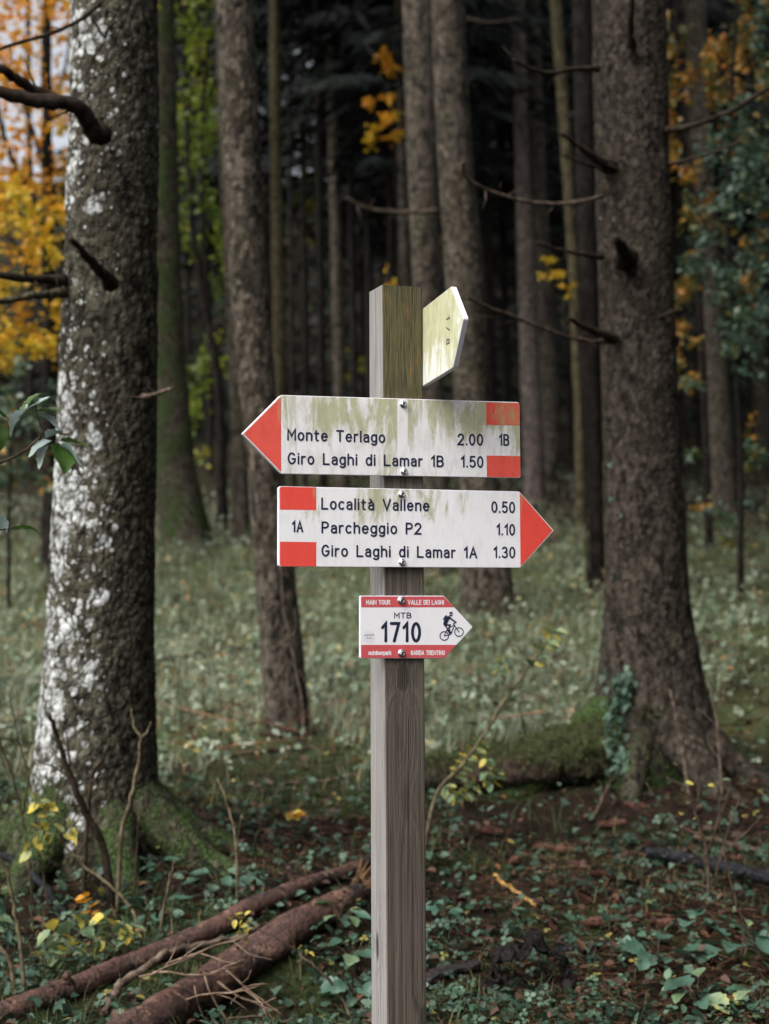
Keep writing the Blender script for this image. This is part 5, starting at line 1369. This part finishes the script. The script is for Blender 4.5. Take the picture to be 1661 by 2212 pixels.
cones = [(1170, 1990, 20, 'spruce cone lying under the pale crossing stick'), (1335, 1905, -70, 'spruce cone just left of the end of the black wet branch'), (1300, 1985, 15, 'long spruce cone half way between the black wet branch and the lobed-leaf herb'), (1255, 2005, 80, 'spruce cone at the upper left corner of the lobed-leaf herb'),
         (1330, 1965, 170, 'spruce cone nearly parallel to and just below the black wet branch'), (1225, 1870, 40, 'spruce cone midway between the grey leaning twig and the yellow-brown stick'), (1195, 1845, 110, 'spruce cone straight above the short pale stick in open litter'), (1150, 1840, 75, 'spruce cone above the yellow-brown stick, upper one'), (1290, 1790, 80, 'spruce cone beside the foot of the grey leaning twig'),
         (1460, 1795, 30, 'spruce cone under the bare reddish shrub, left of its stem'), (1500, 1760, 150, 'spruce cone among the upper twigs of the bare reddish shrub'), (1400, 2010, 100, 'spruce cone between the five-leaved herb and the lobed-leaf herb'), (1035, 1800, 60, 'spruce cone nearest the slanting pale sapling'), (1100, 1875, 140, 'spruce cone at the upper end of the yellow-brown stick'),
         (990, 1960, 10, 'spruce cone beside the post, next to the small teal herb'), (1090, 2060, 85, 'small spruce cone behind the dark flat splinter'), (1570, 1740, 20, 'spruce cone right of the bare reddish shrub'), (1245, 1940, 20, 'spruce cone right of the short pale stick'), (1420, 1870, 120, 'spruce cone touching the tip of the black wet branch'), (1540, 1850, 60, 'spruce cone behind the middle of the black wet branch'), (1350, 1745, 100, 'spruce cone below the root of the right spruce, right of the leaning twig')]
for i, (px, py, az, lab) in enumerate(cones):
    p = G(px, py); r_ = random.Random(i)
    o = link('spruce_cone', cm, None, (p.x, p.y, p.z + .017), (R(90 + r_.uniform(-14, 14)), 0, R(az)))
    s = r_.uniform(.75, 1.1); o.scale = (s, s, s)
    tag(o, lab, 'cone', 'spruce cones in the litter')

# ------------------------------------------------------------------ plants with leaves of their own
def single_leaf(name, shape, mat, seed, tlo, thi):
    """a leaf of more detail: toothed oval (or lobed) with a folded midrib; x across, y along"""
    r_ = random.Random(seed); n = 9; V = []; F = []; T = []
    for i in range(n + 1):
        t = i / n
        if shape == 'oval': w = .34 * math.sin(math.pi * t ** .85) ** .8 * (1 + .10 * (-1) ** i)
        elif shape == 'lance': w = .25 * math.sin(math.pi * t ** .8) ** .9
        else: w = .40 * math.sin(math.pi * t ** .7) ** .7 * (1.08 if i % 3 else .74)
        z = -.16 * t * t + .03 * math.sin(t * 7 + seed)
        for s, f in ((-1, 1), (-.5, .6), (0, 0), (.5, .6), (1, 1)):
            V.append((w * s, t, z + abs(s) * w * .32 + .015 * r_.uniform(-1, 1))); e = abs(s) * .5 + t * .5
            T.append(min(1, max(0, tlo + (thi - tlo) * (.75 * e ** 2 + .25 * r_.random()))))
    for i in range(n):
        for k in range(4): F.append((i * 5 + k, i * 5 + k + 1, i * 5 + k + 6, i * 5 + k + 5))
    return np_mesh(name, np.array(V), np.array(F), mat, {'tint': np.array(T)}, True)
LEAFS = {
 'pale': [single_leaf('leaf', 'oval', M_PALELEAF, s, a, b_) for s, a, b_ in ((1, .1, .5), (2, .2, .62), (3, .3, .95), (4, .0, .4))],
 'yellow': [single_leaf('leaf', 'oval', M_PALELEAF, s, a, b_) for s, a, b_ in ((5, .72, .95), (6, .80, .93), (7, .70, 1.), (8, .55, .9))],
 'herb': [single_leaf('leaf', 'lobed', M_HERB, s, a, b_) for s, a, b_ in ((9, .2, .7), (10, .1, .6), (11, .3, .9))],
 'lance': [single_leaf('leaf', 'lance', M_HERB, s, a, b_) for s, a, b_ in ((12, .2, .6), (13, .1, .5), (14, .3, .8))],
 'dark': [single_leaf('leaf', 'oval', leaf_mat('oak_leaf_dark', [(0, (.03, .07, .012)), (.6, (.06, .12, .02)), (1, (.12, .12, .03))], .35, .25, .5), s, 0, .8) for s in (15, 16)],
 'silver': [single_leaf('leaf', 'oval', leaf_mat('oak_leaf_sheen', [(0, (.24, .32, .29)), (.6, (.34, .42, .39)), (1, (.40, .44, .38))], .4, .2, .4), s, 0, .9) for s in (17, 18)],
 'orange': [single_leaf('leaf', 'oval', M_AUTUMN, s, .5, 1) for s in (19, 20)],
}
def plant(label, cat, name, stems, leaves, kind, mat_stem, group=None):
    """stems: list of (points, r0, r1) world; leaves: (point, direction, size)"""
    o = stems[0][0][0]
    root = thing(name, label, cat, o, group)
    for i, (ps, r0, r1) in enumerate(stems):
        pts = smooth_path(local(ps, o), 5, .0015, i); mb = MB(); mb.add(*tube_vf(pts, taper(len(pts), r0, r1), 6)); link('stem', mb.mesh('stem', mat_stem, True), root)
    for i, (p, dv, sz) in enumerate(leaves):
        ks = kind if isinstance(kind, str) else kind[i % len(kind)]
        me = random.choice(LEAFS[ks])
        lf = link('leaf', me, root, Vector(p) - o)
        dv = Vector(dv).normalized(); q_ = dv.to_track_quat('Y', 'Z'); lf.rotation_mode = 'QUATERNION'
        lf.rotation_quaternion = q_ @ Euler((0, random.uniform(-.6, .6), 0)).to_quaternion(); lf.scale = (sz, sz, sz)
    return root
def rdir(up=.2): return Vector((random.gauss(0, 1), random.gauss(0, 1) - .4, random.gauss(up, .35))).normalized()

# leafy twig reaching in at the left, held by a sapling just outside
sx0 = W(-230, 1000, 3.45).x; sb = Vector((sx0, 3.5, float(gz(sx0, 3.5))))
d = 3.35
st = [([sb, sb + Vector((.02, 0, .5)), W(-200, 1060, 3.45), W(-190, 860, 3.5), W(-230, 600, 3.5)], .011, .006),
      ([W(-200, 1060, 3.45), W(-110, 1030, d), W(0, 1000, d), W(60, 968, d), W(98, 932, d), W(150, 940, d)], .0045, .002),
      ([W(90, 936, d), W(84, 900, d), W(70, 868, d), W(30, 880, d)], .002, .001), ([W(-195, 1150, 3.45), W(-60, 1140, d), W(0, 1142, d), W(40, 1140, d)], .003, .0015)]
D = lambda dx, dz, dy=-.25: Vector((dx, dy, dz))
lv = [(W(40, 905, d), D(.9, 0.825), 0.093), (W(42, 898, d), D(.6, .9, 0.150), 0.075), (W(52, 885, d), D(-.5, -.8), 0.075), (W(20, 905, d), D(-.7, 0.450), 0.075), (W(75, 888, d), D(.9, 0.075), 0.068), (W(76, 893, d), D(.9, -.4), 0.078),
      (W(112, 950, d), D(-.75, -.45), 0.068), (W(105, 960, d), D(-.45, -.9), 0.063), (W(98, 945, d), D(.8, 0.375), 0.051), (W(130, 952, d), D(.9, -.1), 0.075), (W(124, 958, d), D(.4, -.75, -.6), 0.093), (W(128, 962, d), D(.75, -.5), 0.093),
      (W(-5, 880, d), D(-.8, 0.600), 0.105), (W(-25, 900, d), D(.5, -.8), 0.090), (W(15, 1150, d), D(-.6, 0.750), 0.075), (W(20, 1142, d), D(.95, .02, 0.150), 0.075), (W(-20, 1150, d), D(-.8, -.3), 0.090)]
plant('leafy oak twig reaching in front of the lichen spruce from the left', 'sapling', 'oak_sapling', st, lv, ['silver', 'dark', 'silver', 'dark', 'dark', 'silver', 'silver', 'silver', 'silver', 'dark', 'dark', 'silver'], M_DARKSTEM)

def spray(px0, py0, path, d, n, sz, up=.1):
    """leaf points along a pixel path at distance d"""
    P = [W(px, py, d) for px, py in path]; pts = smooth_path(P, 6); out = []
    for k in range(n):
        i = int((k + .5) / n * (len(pts) - 1)); t = (pts[min(i + 1, len(pts) - 1)] - pts[max(0, i - 1)]).normalized()
        sdv = Vector((t.z, random.uniform(-.8, -.1), -t.x)) * (1 if k % 2 else -1)
        sdv.y = -abs(sdv.y)
        out.append((pts[i], (t * .5 + sdv + Vector((0, 0, random.uniform(-.5, .2)))).normalized(), sz * random.uniform(.7, 1.15)))
    return out
# yellow-green sapling before the lichen spruce
d = G(300, 2000).y
stem = [G(302, 2030), W(285, 1965, d), W(235, 1910, d + .05), W(180, 1870, d + .1), W(132, 1815, d + .12), W(100, 1765, d + .12), W(75, 1735, d + .12)]
d2 = d + .12
plant('young shrub with yellow-green leaves before the foot of the lichen spruce', 'sapling', 'young_shrub',
      [(stem, .006, .0025), ([W(120, 1800, d2), W(80, 1800, d2), W(60, 1840, d2)], .0025, .001), ([W(135, 1815, d2), W(150, 1785, d2), W(165, 1790, d2)], .0025, .001), ([W(100, 1765, d2), W(110, 1740, d2)], .002, .001)],
      spray(0, 0, [(120, 1800), (80, 1795), (68, 1845)], d2 - .05, 12, .046) + spray(0, 0, [(112, 1780), (92, 1742), (70, 1730)], d2 - .05, 10, .044) + spray(0, 0, [(130, 1812), (150, 1785), (170, 1795)], d2 - .05, 8, .046) + spray(0, 0, [(100, 1760), (112, 1738)], d2 - .05, 5, .04), ['yellow', 'pale', 'yellow'], M_STEM)
# pale leafy plants by the logs
for (label, paths, kinds, base) in (
    ('pale green bramble plant with mottled leaves above the upper fallen log', [[(160, 2075), (140, 2030), (105, 2005)], [(150, 2060), (170, 2015), (185, 2000)], [(140, 2070), (115, 2060), (100, 2085)]], ['pale', 'pale', 'pale', 'yellow'], (160, 2085)),
    ('pale green bramble plant under the bent stem of the young shrub', [[(250, 2050), (240, 2000), (225, 1975)], [(245, 2030), (270, 1995), (280, 2010)], [(240, 2040), (215, 2030), (205, 2045)]], ['pale', 'pale', 'yellow'], (250, 2058)),
    ('pale leafy plant cut by the left edge above the fallen log', [[(-20, 2080), (10, 2010), (30, 2025)], [(-30, 2060), (-10, 1990), (5, 1975)]], ['pale', 'lance'], (-20, 2110)),
    ('orange-leaved sprig standing among the pale brambles', [[(200, 1990), (190, 1950), (182, 1935)]], ['orange'], (200, 2010))):
    b0 = G(*base); d = b0.y
    plant(label, 'plant', 'bramble_plant', [([b0] + [W(px, py, d) for px, py in pth], .0025, .001) for pth in paths], sum([spray(0, 0, pth, d - .10, 9, .054 if 'orange' not in kinds else .036) for pth in paths], []), kinds, M_STEM)
# yellow sprig hanging over the lower log, bare stem beside it
d = G(640, 2140).y - .1
plant('thin shoot with a tuft of yellow leaves leaning over the lower fallen log', 'sapling', 'young_shrub',
      [([G(770, 2225), W(735, 2150, d - .05), W(690, 2095, d - .05), W(650, 2065, d), W(636, 2040, d), W(622, 1998, d)], .005, .002), ([W(640, 2052, d), W(600, 2028, d), W(560, 2010, d), W(530, 1990, d)], .002, .001)],
      spray(0, 0, [(548, 2005), (520, 1985), (500, 1990)], d, 6, .026) + spray(0, 0, [(535, 1998), (525, 1970)], d, 5, .026) + spray(0, 0, [(525, 2000), (518, 2025)], d, 3, .028) + spray(0, 0, [(640, 2052), (660, 2050), (668, 2060)], d, 3, .022), ['yellow'], M_DARKSTEM)
# leafy herbs beside the post and right corner
herbs = [('lance-leaved herb between the lower fallen log and the post', (735, 2010), 11, .07, ['lance', 'pale'], 55), ('dark leafy herb low against the left side of the post', (765, 2080), 10, .075, ['lance', 'pale'], 50), ('broad-leaved herb at the very bottom left of the post', (770, 2165), 10, .06, ['herb'], 40),
         ('five-leaved herb under the black wet branch at the right', (1500, 2010), 5, .085, ['lance', 'herb'], 36), ('lobed-leaf herb spreading in the right corner', (1420, 2075), 8, .085, ['herb'], 36), ('tall lobed-leaf herb at the right edge', (1600, 2075), 8, .095, ['herb'], 52),
         ('pale rough-leaved herb at the bottom right', (1510, 2190), 10, .07, ['pale', 'herb'], 60), ('small herb with teal leaves beside the foot of the post on the right', (960, 1990), 9, .05, ['herb'], 34), ('teal herb clump in the bottom middle right of the post', (1060, 2200), 10, .045, ['herb'], 26),
         ('spreading fern-like herb left of the upper fallen log', (330, 1985), 9, .085, ['lance'], 34), ('spreading fern-like herb behind the middle of the upper log', (470, 1925), 9, .085, ['lance'], 30), ('teal herb in the shade of the lichen spruce roots', (330, 1885), 7, .06, ['lance'], 30),
         ('sorrel clump at the bottom right edge of the frame', (1640, 2180), 9, .06, ['herb', 'pale'], 40), ('leafy herb cut by the lower left corner', (20, 2140), 8, .06, ['herb'], 30), ('teal herb beside the dark flat splinter', (1010, 2190), 8, .05, ['herb'], 30)]
for (label, (px, py), n, sz, kinds, hpx) in herbs:
    b0 = G(px, py); d = b0.y; stems = []; lvs = []
    for k in range(n):
        a = 2 * math.pi * (k + random.random() * .7) / n; hh = hpx / FPX * d * random.uniform(.5, 1.2)
        tip = b0 + Vector((math.cos(a) * sz * random.uniform(.3, .9), math.sin(a) * sz * random.uniform(.3, .9), hh))
        stems.append(([b0 - Vector((0, 0, .01)), b0 + (tip - b0) * .5 + Vector((0, 0, hh * .2)), tip], .0014, .0008))
        lvs.append((tip, Vector((math.cos(a), math.sin(a) - .25, random.uniform(-.35, .25))), sz * random.uniform(.7, 1.1)))
    plant(label, 'plant', 'woodland_herb', stems, lvs, kinds, M_STEM)

# bare saplings and shoots
def bare(label, stems, mat, leaves=(), kind='yellow', name='bare_shoot', cat='sapling', r=1.):
    out = []
    for pix, d0, d1, r0, r1 in stems:
        out.append(([W(px, py, d0 + (d1 - d0) * i / (len(pix) - 1)) for i, (px, py) in enumerate(pix)], r0, r1))
    p = out[0][0][0]; out[0][0][0] = Vector((p.x, p.y, float(gz(p.x, p.y)) - .02))
    return plant(label, cat, name, out, list(leaves), kind, mat)
d = dL - .55
bare('forked pale shoot standing before the right side of the lichen spruce', [([(253, 1840), (262, 1800), (280, 1735), (296, 1660), (304, 1597), (290, 1570), (284, 1530)], d, d, .008, .004), ([(304, 1597), (318, 1580), (326, 1560)], d, d, .004, .003)], M_STEM)
bare('thin forked shoot right of the forked pale shoot', [([(288, 1825), (298, 1790), (300, 1760), (312, 1745), (318, 1710)], d + .1, d + .1, .004, .002), ([(300, 1760), (290, 1730)], d + .1, d + .1, .002, .0015)], M_DARKSTEM)
bare('thick dead stem leaning across the foot of the lichen spruce', [([(245, 1900), (222, 1828), (190, 1765), (160, 1700), (136, 1630), (120, 1580), (105, 1540)], d + .05, d - .05, .016, .007), ([(160, 1690), (130, 1665), (75, 1642)], d, d, .004, .002), ([(150, 1660), (148, 1600), (140, 1570)], d, d, .004, .002)], M_DEADBRANCH)
bare('broken short brown stick before the lichen spruce', [([(178, 1780), (195, 1700), (218, 1642)], d + .1, d, .008, .008), ([(200, 1690), (190, 1665)], d, d, .004, .002)], M_DARKSTEM)
bare('slim brown shoots rising along the left edge', [([(72, 1960), (62, 1860), (48, 1760), (30, 1690), (0, 1600), (-30, 1540)], d + .1, d, .005, .003), ([(48, 1760), (60, 1680), (40, 1600), (20, 1500)], d, d, .004, .002), ([(105, 1975), (95, 1890), (82, 1820), (70, 1720), (55, 1650)], d, d, .004, .002)], M_DARKSTEM)
d = G(50, 2150).y
bare('tall pale stem curving up at the left edge behind the log', [([(54, 2165), (48, 2080), (36, 1990), (18, 1900), (0, 1860), (-30, 1800)], d, d, .007, .005)], M_STEM)
bare('short greenish stem at the left edge behind the log', [([(34, 2140), (22, 2080), (0, 2045), (-20, 2000)], d, d, .007, .005)], M_STEM)
d = G(345, 2030).y
bare('upright pale stalk behind the upper fallen log', [([(342, 2032), (352, 1970), (366, 1900), (378, 1860)], d, d, .005, .0035)], M_STEM)
d = G(525, 1960).y + .1
bare('slender stem standing behind the upper fallen log near its middle', [([(512, 1900), (510, 1830), (495, 1750), (470, 1680)], d, d + .1, .006, .003), ([(510, 1840), (522, 1760)], d, d, .003, .002)], M_STEM)
# sapling leaning right behind the post, yellow leaves at its foot and top
d = 5.1
lv = spray(0, 0, [(985, 1680), (1010, 1640), (1040, 1600)], d + .3, 34, .042) + spray(0, 0, [(960, 1700), (990, 1720), (1030, 1690)], d + .3, 28, .040) + spray(0, 0, [(1150, 1440), (1180, 1390), (1200, 1360)], d, 18, .052) + spray(0, 0, [(1090, 1420), (1080, 1450)], d, 9, .045) + spray(0, 0, [(1050, 1640), (1060, 1690), (1075, 1660)], d + .2, 22, .040)
bare('slanting pale sapling with small yellow leaves just right of the post', [([(905, 1775), (940, 1722), (1000, 1650), (1050, 1580), (1100, 1500), (1150, 1430), (1185, 1385), (1220, 1330)], d - .1, d + .1, .0075, .003), ([(1150, 1430), (1120, 1400), (1085, 1390)], d, d, .003, .0015), ([(995, 1655), (1000, 1600), (985, 1520)], d + .1, d + .2, .003, .0015), ([(970, 1690), (1000, 1690), (1060, 1680)], d + .2, d + .3, .003, .0015)], M_STEM, lv, ['yellow', 'pale', 'pale'])
d = 7.4
bare('tangle of bare shoots before the slim leaning spruce', [([(652, 1598), (655, 1540), (640, 1450), (625, 1375), (612, 1310), (606, 1220)], d, d, .008, .004), ([(640, 1596), (620, 1520), (602, 1440)], d, d, .006, .003), ([(625, 1375), (590, 1400), (560, 1420), (500, 1440)], d, d, .006, .003), ([(628, 1380), (640, 1350), (636, 1320)], d, d, .004, .002), ([(672, 1590), (668, 1520), (655, 1460)], d, d, .004, .002)], M_STICK)
bare('wispy bare shoots on the grass left of the slim leaning spruce', [([(440, 1640), (420, 1560), (390, 1470), (360, 1400)], 7.2, 7.2, .005, .002), ([(500, 1640), (480, 1560), (470, 1470), (440, 1380)], 7.0, 7.0, .005, .002), ([(560, 1650), (520, 1560), (470, 1500)], 7.0, 7.0, .004, .002)], M_STEM)
d = 6.0
bare('bare brown stick upright before the right spruce foot', [([(1490, 1690), (1478, 1640), (1465, 1570), (1448, 1490)], d, d, .011, .007)], M_STICK)
bare('bare forked shoot beside the foot of the right spruce', [([(1560, 1690), (1552, 1600), (1545, 1530), (1530, 1460)], d, d, .007, .004), ([(1550, 1570), (1525, 1545), (1505, 1530)], d, d, .004, .002), ([(1552, 1640), (1535, 1610), (1528, 1590)], d, d, .004, .002), ([(1548, 1540), (1565, 1500), (1560, 1470)], d, d, .004, .002)], M_STICK)
d = 4.7
lv = [(W(px, py, d), rdir(), .028) for px, py in ((1480, 1690), (1490, 1735), (1470, 1760), (1520, 1720), (1545, 1700), (1560, 1685), (1500, 1770), (1535, 1780), (1460, 1650))]
bare('bushy reddish shrub of bare twigs before the right spruce', [([(1530, 1900), (1528, 1850), (1515, 1800), (1500, 1750), (1475, 1700), (1440, 1680)], d, d, .007, .003), ([(1545, 1900), (1560, 1840), (1580, 1770), (1600, 1720)], d, d, .005, .002), ([(1520, 1850), (1545, 1800), (1555, 1740), (1545, 1680)], d, d, .004, .002), ([(1512, 1800), (1470, 1790), (1430, 1745), (1395, 1690)], d, d, .005, .002), ([(1500, 1750), (1510, 1700), (1500, 1640)], d, d, .003, .0015), ([(1555, 1850), (1610, 1800), (1650, 1760)], d, d, .003, .0015), ([(1530, 1870), (1500, 1830), (1480, 1810)], d, d, .003, .0015), ([(1565, 1830), (1555, 1780), (1575, 1700)], d, d, .003, .0015)], M_DARKSTEM, lv, ['yellow', 'pale'])
d = 4.1
bare('thin bent shoot at the right edge in front of the black branch', [([(1661, 2120), (1640, 2060), (1610, 2000), (1590, 1950), (1575, 1880), (1560, 1830)], d, d, .006, .003), ([(1640, 2060), (1665, 2000)], d, d, .003, .002)], M_DARKSTEM, [(W(1610, 1985, d), rdir(), .05)], ['pale'])
bare('three bright orange leaves on a shoot behind the fallen logs', [([(640, 1800), (636, 1770), (630, 1755)], G(640, 1800).y, G(640, 1800).y, .004, .002)], M_STEM, [(W(630, 1762, G(640, 1800).y), rdir(), .06) for _ in range(7)], ['yellow', 'orange'])

# ivy on the right spruce
mbv = MB(); P_, T_ = [], []
ivb = W(1325, 1650, dR - .30); ivb.z = float(gz(ivb.x, ivb.y))
iv = thing('ivy_vine', 'ivy climbing the mossy foot of the thick red-brown spruce', 'ivy', ivb)
r_ = np.random.default_rng(4)
mainp = [(1330, 1665), (1335, 1620), (1322, 1575), (1330, 1530), (1338, 1490), (1345, 1450)]
def trunk_depth(py): 
    h = max(0, W(1390, py, dR).z - baseR.z); return dR - (.195 * (1 + .72 * math.exp(-h / .20))) 
pts = [W(px, py, trunk_depth(py) + .02) for px, py in mainp]
mbv.add(*tube_vf(smooth_path(local(pts, ivb), 5, .003, 2), .004, 6)); link('stem', mbv.mesh('stem', M_DARKSTEM, True), iv)
for k in range(190):
    t = r_.random(); i = t * (len(mainp) - 1); a = int(i); f = i - a; b_ = min(a + 1, len(mainp) - 1)
    px = mainp[a][0] * (1 - f) + mainp[b_][0] * f + r_.normal(0, 15 - 5 * t); py = mainp[a][1] * (1 - f) + mainp[b_][1] * f + r_.normal(0, 10)
    p = W(px, py, trunk_depth(py) - .01 - .03 * r_.random()); P_.append(tuple(p - ivb))
for (px, py) in ((1375, 1492), (1385, 1495), (1395, 1493), (1362, 1490), (1350, 1500), (1302, 1460), (1300, 1475), (1305, 1445), (1328, 1240), (1322, 1075), (1318, 1000), (1340, 1110)):
    P_.append(tuple(W(px, py, dR - .2) - ivb))
P_ = np.array(P_); n = len(P_)
V, F = scatter(P_, r_.normal(3.14, .6, n), r_.normal(-.9, .35, n), r_.normal(0, .5, n), r_.uniform(.022, .042, n), IVY_V, IVY_F)
link('foliage', np_mesh('foliage', V, F, M_COVER, {'tint': rep(r_.uniform(.3, .8, n), IVY_V)}), iv)
# moss coats
def moss_coat(root_obj, pts, n, seed, name='moss'):
    r_ = np.random.default_rng(seed); P = np.array(pts)[r_.integers(0, len(pts), n)] + r_.normal(0, .012, (n, 3))
    V, F = scatter(P, r_.uniform(0, 6.28, n), r_.normal(1.0, .5, n), r_.uniform(0, 3, n), r_.uniform(.010, .024, n), STRIP_V, STRIP_F, wid=r_.uniform(.15, .3, n))
    o = link(name, np_mesh(name, V, F, M_MOSSLEAF, {'tint': rep(r_.beta(2.4, 2, n), STRIP_V)}), root_obj); o['kind'] = 'stuff'; return o
ml = bpy.data.objects['mossy_log']
vv = np.array([v.co[:] for v in ml.data.vertices]); moss_coat(ml, vv[vv[:, 2] > -.03], 8000, 1)
for (T, side, nn) in ((T1, -1, 5200), (T2, -1, 3600)):
    pts = []
    for ch in T.children:
        if ch.name.startswith(('trunk', 'root')):
            a = np.array([v.co[:] for v in ch.data.vertices]); nm_ = a[(a[:, 2] < (.30 if ch.name.startswith('trunk') else .25)) & (a[:, 0] < .02) & (a[:, 1] < .12)]
            if len(nm_): pts.append(nm_[:: max(1, len(nm_) // 1500)])
    moss_coat(T, np.concatenate(pts), nn, 3)
